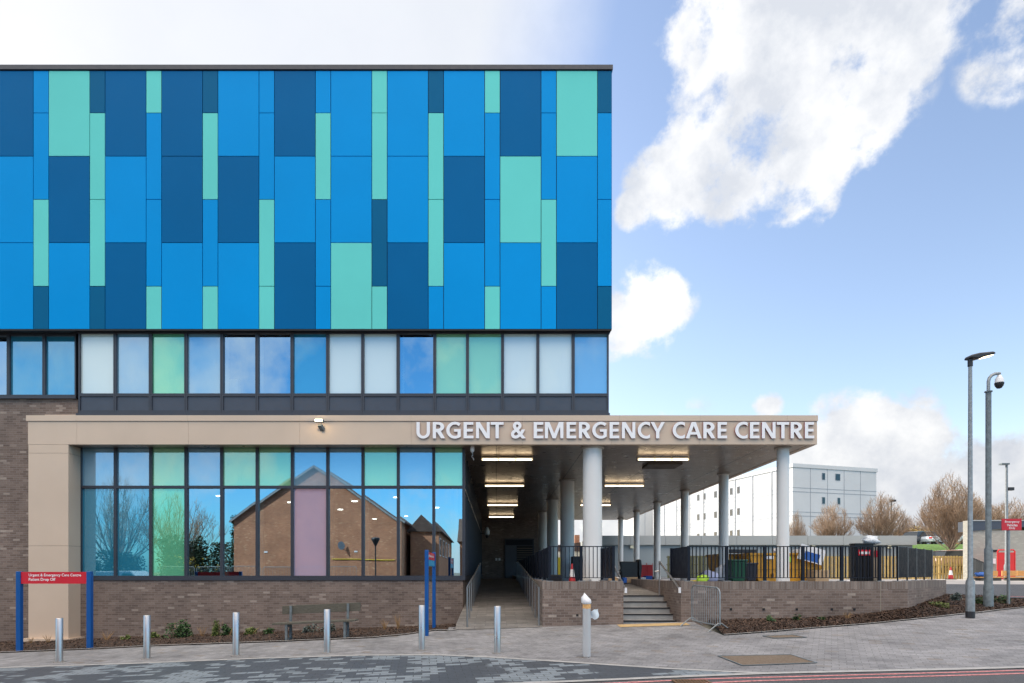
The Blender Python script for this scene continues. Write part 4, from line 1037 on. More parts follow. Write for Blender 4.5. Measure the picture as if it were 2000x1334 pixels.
xx = X_(1492,26.6); MB().box(xx,xx+.4,26.545,26.56,Z_(1092,26.6),Z_(1086,26.6)).build('label_plate', whitep, s1)
xx = X_(1500,26.6); MB().box(xx+.6,xx+1.0,26.545,26.56,Z_(1098,26.6),Z_(1087,26.6)).build('lime_sticker', limep, s1)
skip_c(X_(1397,30),X_(1475,30),29.6,31.2,ZT,Z_(1082,29.6),'smaller yellow skip half hidden behind the green wheelie bin')
def blob(name, c, r, m, label, cat, group=None, seed=0, sq=.6):
    rn = random.Random(seed); mb = MB(); rows = []
    for i in range(9):
        ph = math.pi*i/8; row = []
        for k in range(13):
            a = 2*math.pi*k/12; v = Vector((math.sin(ph)*math.cos(a), math.sin(ph)*math.sin(a), math.cos(ph)))
            q = 1+.45*noise.noise(v*1.8+Vector((seed*3.1,0,0)))+.15*noise.noise(v*5+Vector((0,seed,0)))
            row.append((c[0]+v.x*r*q, c[1]+v.y*r*q*.8, c[2]+v.z*r*sq*q))
        row[-1] = row[0]; rows.append(row)
    mb.sheet(rows); return tag(mb.build(name, m, org=(c[0],c[1],c[2]-r*sq), smooth=True), label, cat, group)
def crate(name, x, y, z, w, dd_, h, m, label, cat, rz=.2, group=None, tilt=0.):
    mb = MB(); mb.box(-w/2,w/2,-dd_/2,dd_/2,0,h); 
    mb.box(-w/2-.01,w/2+.01,-dd_/2-.01,dd_/2+.01,h*.85,h*.85+.02)
    o = mb.build(name, m, bevel=.01); o.location = (x,y,z); o.rotation_euler = (tilt,0,rz); return tag(o, label, cat, group)
g_ = 'rubbish lying about the terrace and skips'
zs1 = Z_(1080,26.6)
blob('rubbish_bag', (X_(1525,27.3),27.3,zs1+.0), .42, whitep, 'pale plastic sack heaped in the middle of the big skip', 'rubbish bag', g_, 3)
blob('rubbish_bag', (X_(1560,27.3),27.3,zs1-.05), .38, M('grey_bag',(.3,.29,.28),.6), 'grey sack in the big skip left of the tilted board', 'rubbish bag', g_, 5)
o = MB().box(-.55,.55,-.02,.02,-.33,.33).build('display_board', whitep); o.location = (X_(1585,26.4),26.4,Z_(1083,26.4)); o.rotation_euler = (0,.28,0); tag(o,'white printed board tilted at the right end of the big skip','board')
ob2 = MB().box(-.30,.36,-.026,-.021,-.29,.08).build('navy_print', bluep); ob2.parent = o; ORG[ob2.name] = (0,0,0)
crate('plank_stack', X_(1440,29.3),29.3,Z_(1080,29.3),1.6,.6,.16,blackbin,'dark board laid across the smaller skip','board',.1)
crate('cardboard_box', X_(1592,26.2),26.0,ZT,.7,.5,.5,cardb,'torn cardboard box at the foot of the big skip','box',.3,g_)
def wbin(px, d, w, h, m, label):
    x = X_(px,d); t = thing('wheelie_bin', label, 'wheelie bin', (x,d,ZT), 'wheelie bins behind the railing')
    z0 = ZT
    vs = [(x-w*.40,d-.25,z0+.05),(x+w*.40,d-.25,z0+.05),(x+w*.40,d+.25,z0+.05),(x-w*.40,d+.25,z0+.05),(x-w/2,d-.33,z0+h*.9),(x+w/2,d-.33,z0+h*.9),(x+w/2,d+.33,z0+h*.9),(x-w/2,d+.33,z0+h*.9)]
    MB().add(vs, [(0,3,2,1),(4,5,6,7),(0,1,5,4),(1,2,6,5),(2,3,7,6),(3,0,4,7)]).build('body', m, t, bevel=.02)
    MB().box(x-w/2-.03,x+w/2+.03,d-.36,d+.38,z0+h*.9+.005,z0+h).build('lid', m, t, bevel=.025)
    MB().tube([(x-w*.42,d+.3,z0+.09),(x-w*.30,d+.3,z0+.09)],.09,12).build('wheel', blackbin, t); MB().tube([(x+w*.30,d+.3,z0+.09),(x+w*.42,d+.3,z0+.09)],.09,12).build('wheel', blackbin, t)
wbin(1438.5,25,.60,1.0-.08,greenbin,'dark green wheelie bin in front of the small skip')
wbin(1463,25.6,.45,.80,M('grey_bin_plastic',(.03,.032,.045),.45),'dark grey wheelie bin right of the green one')
# navy cabinet
t = thing('cabinet', 'tall black ribbed cabinet with a red notice behind the railing', 'cabinet', (X_(1688,18.4),18.4,ZT))
xa_, xb_ = X_(1670,18.1), X_(1707,18.1); zc1 = Z_(1063,18.1)
mb = MB(); mb.box(xa_,xb_,18.12,18.36,ZT,zc1)
for k in range(8): q = xa_+.03+k*(xb_-xa_-.06)/7; mb.box(q-.015,q+.015,18.09,18.12,ZT+.15,zc1-.06)
mb.box(xa_-.02,xb_+.02,18.07,18.38,zc1,zc1+.03); mb.build('body', blackbin, t)
MB().box(xb_+.002,X_(1722,18.2),18.2,18.36,ZT,zc1-.06).build('beige_side_panel', M('beige_board',(.38,.33,.27),.7), t)
MB().box(X_(1676.5,18.08),X_(1699,18.08),18.06,18.085,Z_(1085,18.1),Z_(1074,18.1)).build('red_notice', redsign, t)
MB().box(X_(1678,18.07),X_(1697.5,18.07),18.052,18.058,Z_(1082.3,18.1),Z_(1077.5,18.1)).build('white_notice_panel', whitep, t)
MB().box(X_(1711.5,18.1),X_(1717,18.1),18.17,18.195,Z_(1088,18.1),Z_(1075,18.1)).build('small_notice', redsign, t)
blob('rubbish_bag', (X_(1701,18.25),18.25,zc1+.12), .25, M('bubble_wrap',(.62,.66,.70),.35,var=.3,scale=25), 'crumpled bubble wrap lying on the black cabinet', 'rubbish bag', None, 12, .55)
crate('brick_block', X_(1711,18.22),18.22,zc1+.03,.14,.1,.12,M('terracotta',(.30,.17,.11),.8),'brown block on the right of the bubble wrap','block',.1)
# tall black seat, red chairs, cones, lime bag
dd0 = 24.6
t = thing('armchair', 'black padded recliner chair seen from behind at the top of the steps', 'chair', (X_(1232,dd0),dd0,ZT))
xA, xB = X_(1210,dd0), X_(1246,dd0)
mb = MB(); mb.prism([(xA+.05,ZT+.13),(xA+.06,ZT+.42),(xA-.02,ZT+.46),(xA+.05,ZT+.55),(xA,ZT+.84),(xB-.02,ZT+.83),(xB-.02,ZT+.13)], 'y', dd0-.12, dd0+.1); mb.build('backrest', M('black_vinyl',(.012,.012,.014),.45,var=.2), t, bevel=.03)
MB().prism([(xB-.01,ZT+.3),(xB-.01,ZT+.88),(xB+.03,ZT+.93),(xB+.09,ZT+.88),(xB+.12,ZT+.6),(xB+.06,ZT+.1)], 'y', dd0-.2, dd0+.4).build('armrest', M('black_vinyl',(.012,.012,.014),.45,var=.2), t, bevel=.02)
MB().box(xA+.1,xB,dd0+.1,dd0+.6,ZT+.3,ZT+.42).build('seat', M('black_vinyl',(.012,.012,.014),.45,var=.2), t, bevel=.03)
for q in (xA+.1, xB-.08): MB().box(q-.03,q+.03,dd0-.05,dd0+.02,ZT,ZT+.13).build('leg', blackbin, t)
for i, (px, m_) in enumerate(((1257.5,0),(1269,1))):
    d = 30; x = X_(px,d); t = thing('sack_trolley', ('red sack trolley beside the black chair' if i == 0 else 'red sack trolley half behind a white column'), 'trolley', (x,d,ZT), 'red trolleys by the grey building')
    MB().box(x-.13,x+.13,d,d+.04,ZT+.15,Z_(1103,d)).build('back_plate', redp, t, bevel=.01)
    MB().tube([(x-.15,d+.02,ZT+.1),(x-.15,d+.02,Z_(1100,d)),(x+.15,d+.02,Z_(1100,d)),(x+.15,d+.02,ZT+.1)],.015,6).build('frame', redp, t)
    for s in (-1,1): MB().tube([(x+s*.15,d+.05,ZT+.1),(x+s*.2,d+.05,ZT+.1)],.1,12).build('wheel', blackbin, t)
def cone(px, d, h, label, zb=None):
    x = X_(px,d); z = ZT if zb is None else zb
    t = thing('traffic_cone', label, 'traffic cone', (x,d,z), 'red and white traffic cones')
    MB().box(x-h*.28,x+h*.28,d-h*.28,d+h*.28,z,z+.04).build('base', blackbin, t, bevel=.01)
    r = h*.19; f_ = lambda q: r*(1-q)+.03*q
    cr_ = M('cone_red', (.50,.03,.035), .5, var=.1)
    for q0, q1, m in ((0.04,.36,cr_),(.36,.72,whitep),(.72,1,cr_)):
        MB().lathe(x,d,[(f_(q0),z+h*q0),(f_(q1),z+h*q1)],16).build('sleeve', m, t, smooth='auto')
cone(1117.5,21.2,.70,'traffic cone with red top beside the second white column'); cone(1857,34.5,.72,'traffic cone in front of the pale timber fence'); 
for i, (nm_, px, d, w, dp, h, m, lab) in enumerate((
  ('cardboard_box',1233,23.6,.42,.3,.22,cardb,'cardboard box under the black chair'),('plastic_tub',1219,23.4,.14,.2,.2,bluep,'small blue tub under the black chair'),
  ('plastic_tub',1252,25,.35,.3,.2,whitep,'white tub right of the black chair'),('plastic_tub',1265,27,.3,.3,.25,bluep,'dark blue tub before the red trolleys'),
  ('waste_container',1134,27,.75,.6,1.1,blackbin,'black waste container between the second and first white columns'),
  ('cardboard_box',1198,20.5,.3,.3,.25,cardb,'brown box behind the railing end post'),('plastic_tub',1300,22,.3,.25,.14,whitep,'white sheet bundle at the right of the steps'),
  ('toolbox',1084,22,.5,.3,.32,blackbin,'black toolbox behind the short railing'),('yellow_tub',1091.5,24.5,.12,.12,1.0,yellowp,'narrow yellow tube standing behind the short railing'),
  ('plastic_tub',1641,19,.12,.12,.12,bluep,'tiny blue and white tub by the long railing'),('plastic_tub',1352,22,.3,.2,.12,yellowp,'pale yellow packing at the bend of the railing'))):
    crate(nm_, X_(px,d), d, ZT, w, dp, h, m, lab, 'tub' if 'tub' in nm_ else nm_.replace('_',' '), rz=.3*math.sin(i*2.3))
blob('rubbish_bag', (X_(1655,19.5),19.5,ZT+.06), .36, whitep, 'flat white sheet heaped left of the black cabinet', 'rubbish bag', g_, 21, .22)
blob('rubbish_bag', (X_(1372,21.5),21.5,ZT+.14), .2, limep, 'lime green bag at the left of the long railing', 'rubbish bag', g_, 9, .9)
blob('rubbish_bag', (X_(1385,24.5),24.5,ZT+.2), .36, M('lilac_bag',(.42,.44,.62),.5), 'pale lilac bundle left of the green wheelie bin', 'rubbish bag', g_, 31, .8)
blob('rubbish_bag', (X_(1412,25.5),25.5,ZT+.3), .38, whitep, 'white bundle just left of the green wheelie bin', 'rubbish bag', g_, 33, .9)
blob('rubbish_bag', (X_(1143,20.3),20.3,ZT+.1), .2, M('grey_bag',(.3,.29,.28),.6), 'small grey bundle beside the front white column', 'rubbish bag', g_, 41, .7)
for i, (px, w) in enumerate(((1362,.5),(1391,.5),(1330,.4))): pass

# timber fences
def fence(p0, p1, h, m, label, n):
    t = thing('timber_fence', label, 'fence', (p0[0],p0[1],p0[2]), 'timber fences of the yard')
    a = Vector(p0); b = Vector(p1)
    for i in range(n):
        q0 = a.lerp(b, i/n); q1 = a.lerp(b, (i+1)/n); k = int((q1-q0).length/.17); mb = MB(); rn = random.Random(i)
        for j in range(k):
            c = q0.lerp(q1, (j+.5)/k); mb.box(c.x-.045,c.x+.045,c.y-.012,c.y+.012,c.z+.03,c.z+h+rn.uniform(-.01,.02))
            c = q0.lerp(q1, (j+1)/k); mb.box(c.x-.045,c.x+.045,c.y+.07,c.y+.094,c.z+.03,c.z+h)
        for hh in (.25,.62,.95): mb.bar((q0.x,q0.y+.04,q0.z+h*hh),(q1.x,q1.y+.04,q1.z+h*hh),.05,.07)
        mb.build('fence_panel', m, t)
        MB().box(q1.x-.05,q1.x+.05,q1.y+.1,q1.y+.2,q1.z-.1,q1.z+h).build('post', m, t)
fence((X_(1585,40),40,E-.47),(X_(1889,40),40,E-.47),1.53,newwood,'pale yellow slatted timber fence behind the yard',6)
fence((X_(1302,44),44,E-.47),(X_(1480,42),42,E-.47),1.65,greenwood,'olive timber fence behind the steps',4)
fence((X_(1892,38),37.8,E-.47),(X_(1925,33.5),33.5,E-.9),1.4,M('black_timber',(.03,.035,.04),.8),'dark timber fence sloping down beside the single storey building',2)

# ------------------------------------------------------------------ background buildings
lb_ = thing('low_grey_building', 'long low building with pale grey parapet behind the yard', 'building', (21,51,E-.5))
x0b, x1b = 8.0, 33.9; yb0 = 50.0
MB().box(x0b, x1b, yb0, 58, E-.6, Z_(1064.5,50)).build('wall', pale_metal2, lb_)
nseg = 9
for i in range(nseg): MB().box(lerp(x0b,x1b,i/nseg)-(.2 if i==0 else 0)+.01, lerp(x0b,x1b,(i+1)/nseg)+(.2 if i==nseg-1 else 0)-.01, yb0-.25, yb0-.005, Z_(1064.5,50), Z_(1046.5,50)).build('parapet_panel', pale_metal, lb_)
MB().box(x0b, x1b, yb0, 58, Z_(1064.4,50), Z_(1049,50)).build('roof', pale_metal, lb_)
mb = MB()
for i in range(1,16): q = lerp(x0b,x1b,i/16); mb.box(q-.012,q+.012,yb0-.006,yb0,E-.5,Z_(1065,50))
mb.build('wall_joint', jointm, lb_)
for px in (1234,1588,1736): x = X_(px,49.9); tag(MB().box(x-.14,x+.14,49.78,50,Z_(1071,50),Z_(1065.5,50)).build('wall_light', M('cream_light',(.75,.72,.55),.4,var=0), org=(x,49.9,E)), {1234:'small bulkhead light on the grey wall above the steps',1588:'small bulkhead light on the grey wall above the white board',1736:'small bulkhead light on the grey wall right of the cabinet'}[px], 'wall light', 'bulkhead lights on the low building')
# white modular block
WB = thing('white_modular_building', 'white four storey modular hospital block with small square windows', 'building', (43.5,90,E))
n1 = Vector((-.307,1,0)).normalized(); f1 = Vector((1,.307,0)).normalized(); c0 = Vector((43.5,90,0)); zt3 = Z_(905,90)
Lf, Ls = 15.8, 38.0
def boxdir(mb, o, u, v, lu, lv, z0, z1):
    a = o; b = o+u*lu; c = o+u*lu+v*lv; d = o+v*lv
    mb.prism([(p.x,p.y) for p in (a,b,c,d)], 'z', z0, z1); return mb
boxdir(MB(), c0, f1, n1, Lf, Ls, E-1, zt3-.55).build('wall', white_clad, WB)
boxdir(MB(), c0-f1*.12-n1*.12, f1, n1, Lf+.24, Ls+.2, zt3-.55, zt3).build('parapet', white_clad, WB)
fl_z = [zt3-.55-3.55*k for k in range(1,5)]
mb = MB()
for k in range(1,5): boxdir(mb, c0+f1*(Lf*k/5)-n1*.03, f1, n1, .07, .03, E, zt3-.56)
for z in fl_z:
    boxdir(mb, c0-n1*.03, f1, n1, Lf, .03, z-.04, z+.04); boxdir(mb, c0-n1*.03, f1, n1, Lf, .03, z+.55, z+.62)
mb.build('front_joint', jointm, WB)
mb = MB()
for k in range(1,9): boxdir(mb, c0+n1*(Ls*k/9)-f1*.12, n1, f1, .12, .12, E, zt3-.56)
mb.build('side_fin', white_clad, WB)
mb = MB()
for z in fl_z: boxdir(mb, c0-f1*.02, n1, f1, Ls, .02, z-.04, z+.04); boxdir(mb, c0-f1*.02, n1, f1, Ls, .02, z+.6, z+.66)
mb.build('side_joint', jointm, WB)
def wwin(o, u, nrm, w, z, h):
    q = o - nrm*.05; f = boxdir(MB(), q, u, nrm, w, .06, z, z+h).build('window', jointm, WB)
    boxdir(MB(), q+u*.06-nrm*.01, u, nrm, w-.12, .03, z+.06, z+h-.06).build('pane', win_dark, f)
for i, z in enumerate((Z_(934,90), Z_(982,90))):
    wwin(c0+f1*5.3, f1, n1, .6, z, 1.05); wwin(c0+f1*(7.8 if i == 0 else 8.2), f1, n1, (.95 if i == 0 else .55), z, 1.05)
for k, ww in ((1.0,.8),(11.5,.7),(13.3,.7),(17.4,.8),(20.6,.6),(22.4,.7)):
    for r_ in range(3): wwin(c0+n1*k, n1, f1, ww, fl_z[r_]+1.15, 1.15)
# further white block seen between the canopy columns
FB = thing('far_white_building', 'bright white block behind the canopy columns', 'building', (33,135,E))
MB().box(30, 40.5, 130, 150, E-1, Z_(975,130)).build('wall', white_clad, FB)
mb = MB()
for k in range(4): mb.box(31.5+k*2.6,31.6+k*2.6,129.97,130,E,Z_(976,130))
mb.build('joint', jointm, FB)
# single storey cream building at right
SB = thing('single_storey_building', 'single storey cream brick building with dark sloping fascia at the right edge', 'building', (33,38,E-.45))
xa2 = X_(1893,38)
MB().prism([(xa2,38),(50,38),(50,50),(xa2*1.37,50)], 'z', E-.6, Z_(1036,38)).build('wall', cream_brick, SB)
MB().prism([(xa2-.02,Z_(1038,38)),(xa2-.02,Z_(1018,38)),(48,Z_(1018,38)),(48,Z_(1020,38)),(X_(2000,38),Z_(1029.5,38))], 'y', 37.9, 38.9).build('fascia', spand_m, SB)
MB().box(xa2-.16, xa2-.005, 37.75, 38.3, E-.6, Z_(1017,38)).build('end_wall', cream_brick, SB)
MB().prism([(xa2-.1,37.85),(50,37.85),(50,50),(xa2*1.37,50)], 'z', Z_(1018,38)+.003, Z_(1016,38)).build('roof_edge', pale_metal, SB)
MB().box(X_(1936,38),X_(1950,38),37.96,38,Z_(1078,38),Z_(1074,38)).build('dark_vent', black_m, SB)
x = X_(1941,37.9); tag(MB().box(x-.13,x+.13,37.9,37.99,Z_(1101,38),Z_(1091,38)).build('wall_notice', whitep, org=(x,37.9,E)), 'small white notice on the cream wall left of the red bay', 'notice')
rd = thing('red_shelter_frame', 'red panelled frame with rounded top standing before the cream wall', 'frame', (X_(1965,36.5),36.5,E-.45))
xr0, xr1 = X_(1948.5,36.5), X_(1982,36.5); zr_t = Z_(1074,36.5)
MB().tube([(xr0,36.5,E-.45),(xr0,36.5,zr_t-.08),(xr0+.08,36.5,zr_t),(xr1-.08,36.5,zr_t),(xr1,36.5,zr_t-.08),(xr1,36.5,E-.45)],.04,8).build('frame', redp, rd, smooth='auto')
MB().box(xr0+.04,xr1-.04,36.48,36.53,E-.4,Z_(1079,36.5)).build('panel', redp, rd)
for i, (pa, pb, lab) in enumerate(((1906,1956,'orange timber bench left of the sign post, with a blue bag on it'),(1963,1993,'orange timber bench right of the sign post'),(1993.5,2030,'orange timber bench at the right edge of the photo'))):
    d = 32; x0_, x1_ = X_(pa,d), X_(pb,d); zg = G((x0_+x1_)/2,d)+.02
    t = thing('timber_bench', lab, 'bench', ((x0_+x1_)/2,d,zg), 'orange timber benches by the cream building')
    zS = Z_(1126.5,d)
    MB().box(x0_+.02,x1_-.02,d-.25,d+.25,zS-.06,zS).build('seat', benchwood, t, bevel=.01)
    if i == 0: MB().box(X_(1934,d),x1_-.02,d+.2,d+.26,zS+.04,Z_(1115,d)).build('backrest', benchwood, t)
    else: MB().box(x0_+.02,x1_-.02,d+.2,d+.26,zS+.04,Z_(1114.5,d)).build('backrest', benchwood, t)
    MB().box(x0_+.12,x1_-.15,d-.18,d+.2,zg,zS-.062).build('plinth', M('bench_plinth',(.09,.085,.075),.8), t)
blob('holdall', (X_(1916,31.9),31.9,Z_(1126.5,32)+.12), .28, bluep, 'blue and white bag lying on the left orange bench', 'bag', None, 55, .42)
# small house seen between the canopy columns
hs = thing('distant_house', 'small distant house with chimney seen between the white columns', 'house', (9.5,75,E))
MB().box(6.5,12.5,75,83,E-1,E+2.6).build('wall', cream_brick, hs)
rf_ = MB().prism([(6.2,E+2.6),(12.8,E+2.6),(12.2,E+3.9),(7.2,E+3.3)], 'y', 74.8, 83.2).build('roof', rooftile, hs)
MB().box(9.9,10.5,77,77.6,E+3.3,E+4.7).build('chimney', red_brick, rf_)
# wooded hill
def hz_(x, d):
    return E + (13 + 7*sstep(60,230,x) ) * sstep(190,300,d)*sstep(-30,60,x)*(1-.0*d) - 2.0 + 1.6*noise.noise(Vector((x*.05,d*.05,0))) + .9*noise.noise(Vector((x*.25,d*.2,3)))
g = MB().sheet([[(x, d, hz_(x,d)) for x in arange(-40, 420, 3)] for d in arange(185, 330, 5)])
woods = speckle('winter_woodland', (.13,.085,.045), (.30,.21,.09), .35, big=.35)
tag(g.build('wooded_hill', woods), kind='structure')

# ------------------------------------------------------------------ trees
def bare_tree(seed, H, R, fork, n1, wide=1.0, dense=1.0, rmin=.010, thick=1.0):
    """trunk and crown meshes in local coordinates; the crown fills an egg of half width R"""
    rn = random.Random(seed); tr = MB(); cr = MB()
    tr.tube([(0,0,-.2),(0,0,fork*.6),(0,0,fork+.3)], [.17*thick,.14*thick,.11*thick], 10)
    zc = fork + (H-fork)*.44; rz = (H-fork)*.57
    def inside(p):
        q = (p.z-zc)/rz; rr = R*(1-.5*max(0,q)-.1*max(0,-q)) ; return (p.x/rr)**2 + (p.y/rr)**2 + q*q
    def limb(p, dv, L, r, lvl):
        n = (7, 5, 3, 2)[lvl]; pts = [p]; d = dv.normalized(); wob = (.07,.10,.13,.15)[lvl]
        for k in range(n):
            d = (d + Vector((rn.uniform(-wob,wob), rn.uniform(-wob,wob), .10*rn.random()))).normalized()
            q = pts[-1] + d*L/n
            if lvl > 0 and inside(q) > rn.uniform(.75,1.35): break
            pts.append(q)
        if len(pts) < 2: return
        m = len(pts)-1
        cr.tube(pts, [max(rmin, r*(1-.85*i/m)) for i in range(m+1)], 5 if lvl == 0 else 3, 0 if lvl < 2 else 1, cap=False)
        if lvl >= 3: return
        for k in range(int((11, 5, 3)[lvl]*dense)):
            t = rn.uniform(.12, .97); i = min(m-1, int(t*m)); q = pts[i].lerp(pts[i+1], t*m-i); ax = (pts[i+1]-pts[i]).normalized()
            side = Vector((rn.uniform(-1,1), rn.uniform(-1,1), rn.uniform(-.3,.6))).normalized()
            limb(q, ax*.85 + side*.5 + Vector((0,0,.12)), (H*.26, H*.15, H*.085)[lvl]*rn.uniform(.6,1.15), r*(1-.7*t)*.5, lvl+1)
    for k in range(n1):
        f = (k+.5)/n1; a = k*2.399+rn.uniform(-.3,.3); tilt = wide*1.25*(1-f)**.75
        base = Vector((0,0,fork*(.8+.45*f))); dv = Vector((math.cos(a)*tilt, math.sin(a)*tilt, 1)).normalized()
        L = .3
        while inside(base+dv*L) < .93 and L < H: L += .1
        limb(base, dv, L*rn.uniform(.8,1.05), .07*thick*(.6+.6*f), 0)
    return tr, cr
def tree_thing(mbs, x, y, z, label, name='bare_tree', sc=(1,1,1), rz=0.):
    t = thing(name, label, 'tree', (0,0,0), 'bare winter trees')
    a = mbs[0].build('trunk', bark, t, smooth=True); b = mbs[1].build('crown', [bark, bark2], t)
    t.location = (x,y,z); t.scale = sc; t.rotation_euler = (0,0,rz); return t
ta = tree_thing(bare_tree(3, 8.5, 2.9, 1.7, 28, 1.0, 1.0, .008), X_(1857,50), 50, G(X_(1857,50),50), 'tallest bare tree, standing behind the pale fence')
def fit(t, topy, d, wpx, z0=None):
    me = [c for c in t.children if c.name.startswith('crown')][0].data
    co = np.empty(len(me.vertices)*3); me.vertices.foreach_get('co', co); co = co.reshape(-1,3)
    hz = np.percentile(co[:,2], 99.9); rx = np.percentile(np.abs(co[:,0]), 99)
    sz = (Z_(topy,d)-t.location.z)/hz; sx = wpx*d/F/rx; t.scale = (sx, sx, sz)
fit(ta, 926, 50, 50)
tb_m = bare_tree(8, 8.0, 2.6, 1.3, 20, .95, 1.0, .008)
def tz(px, d, dz=1.): return (X_(px,d), d, G(X_(px,d),d)-dz)
tb = tree_thing(tb_m, *tz(1722,70), 'broad bare tree at the corner of the white block'); fit(tb, 963, 70, 44)
t2 = dup(tb, tz(1625,72), 'rounded bare tree in front of the white block', 1.4); fit(t2, 982, 72, 37)
t3 = dup(tb, tz(1557,72), 'narrow bare tree nearest the front canopy column', 2.9); fit(t3, 998, 72, 17)
t4 = dup(ta, tz(1914,75), 'bare tree behind the street lamp post', 1.0); fit(t4, 970, 75, 36)
t5 = dup(tb, tz(1978,80), 'bare tree behind the red emergency sign', 2.0); fit(t5, 974, 80, 44)
t6 = dup(ta, tz(1778,105), 'small distant bare tree between the two tallest trees', .4); fit(t6, 1008, 105, 26)
for i, (px, d, ty, wp) in enumerate(((1800,110,1026,24),(1822,120,1022,22),(1765,125,1030,20),(1950,95,985,30),(2030,90,990,40))):
    q = dup(tb if i % 2 else ta, tz(px,d), ['far bare tree low on the hill, left of the yellow scrub','far bare tree behind the yellow scrub','far bare tree on the horizon beside the white block','far bare tree between lamp post and camera pole','far bare tree past the right edge'][i], i*1.1); fit(q, ty, d, wp)
# yellowish scrub
sc_m = M('yellow_scrub', (.30,.21,.06), .9, var=.5, scale=1.2)
for i, (px, d, w, ty, lab) in enumerate(((1812,100,7,1028,'yellow brown thicket beyond the parked cars'),(1772,110,6,1034,'brown thicket right of the white block'),(1838,104,5,1034,'brown thicket behind the tallest tree'))):
    x = X_(px,d); z = G(x,d); h = Z_(ty,d)-z; mb = MB(); rn = random.Random(i+70)
    for q in range(14): leaves(mb, (x+rn.uniform(-w/2,w/2), d+rn.uniform(-2,2), z), 1.4, h*rn.uniform(.7,1), 220, .17, rn)
    t = thing('thicket', lab, 'thicket', (x,d,z), 'thickets on the hillside'); mb.build('foliage', sc_m, t); MB().tube([(x,d,z-.2),(x,d,z+h*.5)],.1,6).build('trunk', bark, t)

# ------------------------------------------------------------------ cars
def car(name, col, label, loc, rz, kind='hatch'):
    paint = M('car_paint_'+col[0], col[1], .25, var=0, coat=.6)
    t = thing(name, label, 'car', (0,0,0), 'cars parked on the bank')
    def cross(prof, wf):  # prof list of (x,z), wf half width at z
        mb = MB(); n = len(prof)
        L_ = [(p[0],-wf(p[1]),p[1]) for p in prof]; R_ = [(p[0],wf(p[1]),p[1]) for p in prof]
        mb.add(L_+R_, [tuple(range(n)), tuple(reversed(range(n,2*n)))] + [(i,n+i,n+(i+1)%n,(i+1)%n) for i in range(n)]); return mb
    w = lambda z: .88 if z < .9 else .88-(z-.9)*.42
    lowp = [(-2.05,.35),(-2.1,.62),(-2.0,.86),(-1.75,.93),(.95,.95),(1.85,.80),(2.08,.62),(2.08,.35)]
    cross(lowp, lambda z: .88 if .4 < z < .9 else .84).build('body', paint, t, bevel=.05)
    cab = [(-1.85,.93),(-1.45,1.40),(-.9,1.46),(.15,1.45),(.98,.95)]
    cross(cab, lambda z: .84 if z < 1 else .66).build('cabin_glass', win_dark, t)
    cross([(-1.5,1.40),(-.9,1.475),(.15,1.465),(.2,1.42),(-1.45,1.38)], lambda z: .665).build('roof', paint, t)
    for x in (-1.3,1.3):
        for y in (-.86,.70):
            wv = MB().tube([(x,y,.32),(x,y+.16,.32)],.32,16).build('wheel', blackbin, t); MB().tube([(x,y-.01,.32),(x,y+.17,.32)],.19,12).build('rim', galv, wv)
    for y in (-.6,.6): MB().box(2.04,2.10,y-.16,y+.16,.62,.74).build('headlight', whitep, t, bevel=.01); MB().box(-2.11,-2.05,y-.14,y+.14,.66,.82).build('tail_light', redp, t)
    t.location = loc; t.rotation_euler = (0,0,rz); return t
def gl(px, d): x = X_(px,d); return (x, d, G(x,d))
car('parked_car', ('dark',(.03,.04,.055)), 'dark blue grey car parked above the grass bank, leftmost', gl(1800,63), .35)
car('parked_car', ('silver',(.55,.60,.66)), 'silver car parked above the grass bank left of the tall tree', gl(1826,62.5), .5)
car('parked_car', ('white',(.75,.76,.78)), 'white car parked above the grass bank right of the tall tree', gl(1882,62), .4)
car('parked_car', ('slate',(.12,.15,.19)), 'slate grey car parked behind the silver car on the bank', gl(1812,68), .4)
car('parked_car', ('bronze',(.42,.25,.21)), 'copper coloured car on the lower row behind the tree trunk', gl(1866,48.5), .15)
car('parked_car', ('cream',(.8,.78,.74)), 'pale car on the lower row right of the copper car', gl(1893,49), .15)

# ------------------------------------------------------------------ across the street (seen reflected in the glass)
H = thing('gabled_house', 'large red brick house with a wide gable across the street, reflected in the glazing', 'house', (-14.8,-8,E-.8))
ez, pz = E+4.3, E+8.6
hx0, hx1, hy0, hy1 = -21.6, -7.9, -22, -8
MB().prism([(hx0,E-1.2),(hx1,E-1.2),(hx1,ez),((hx0+hx1)/2,pz),(hx0,ez)], 'y', hy0, hy1).build('wall', red_brick, H)
xm_ = (hx0+hx1)/2
rm = MB()
for sx, xe in ((-1,hx0-.35),(1,hx1+.35)):
    a = (xe, ez-.22); b = (xm_, pz+.02)
    rm.prism([a, b, (b[0], b[1]+.16), (a[0], a[1]+.16)], 'y', hy0-.3, hy1+.25)
r_ = rm.build('roof', rooftile, H)
mb = MB()
for sx, xe in ((-1,hx0-.35),(1,hx1+.35)): mb.bar((xe,hy1+.27,ez-.2),(xm_,hy1+.27,pz+.05),.03,.16)
mb.build('barge_board', M('barge_grey',(.25,.27,.28),.6), H)
dish = MB().tube([(-12.6,-7.70,E+2.1),(-12.55,-7.62,E+2.12),(-12.5,-7.55,E+2.14)], [.04,.22,.36], 16); dish.tube([(-12.6,-8,E+1.9),(-12.6,-7.7,E+2.1)], .03, 6); dish.build('satellite_dish', galv, H)
MB().tube([(-13.5,-7.93,E+1.04),(-8.1,-7.93,E+1.0)], .035, 6).build('gas_pipe', yellowp, H)
for xq in (-18.9,-11.2): MB().box(xq-.16,xq+.16,-7.99,-7.96,E+1.6,E+1.72).build('wall_vent', whitep, H)
H2 = thing('terraced_house', 'brown house with white window frames beside the gabled house, reflected in the glazing', 'house', (-4.5,-12,E-.8))
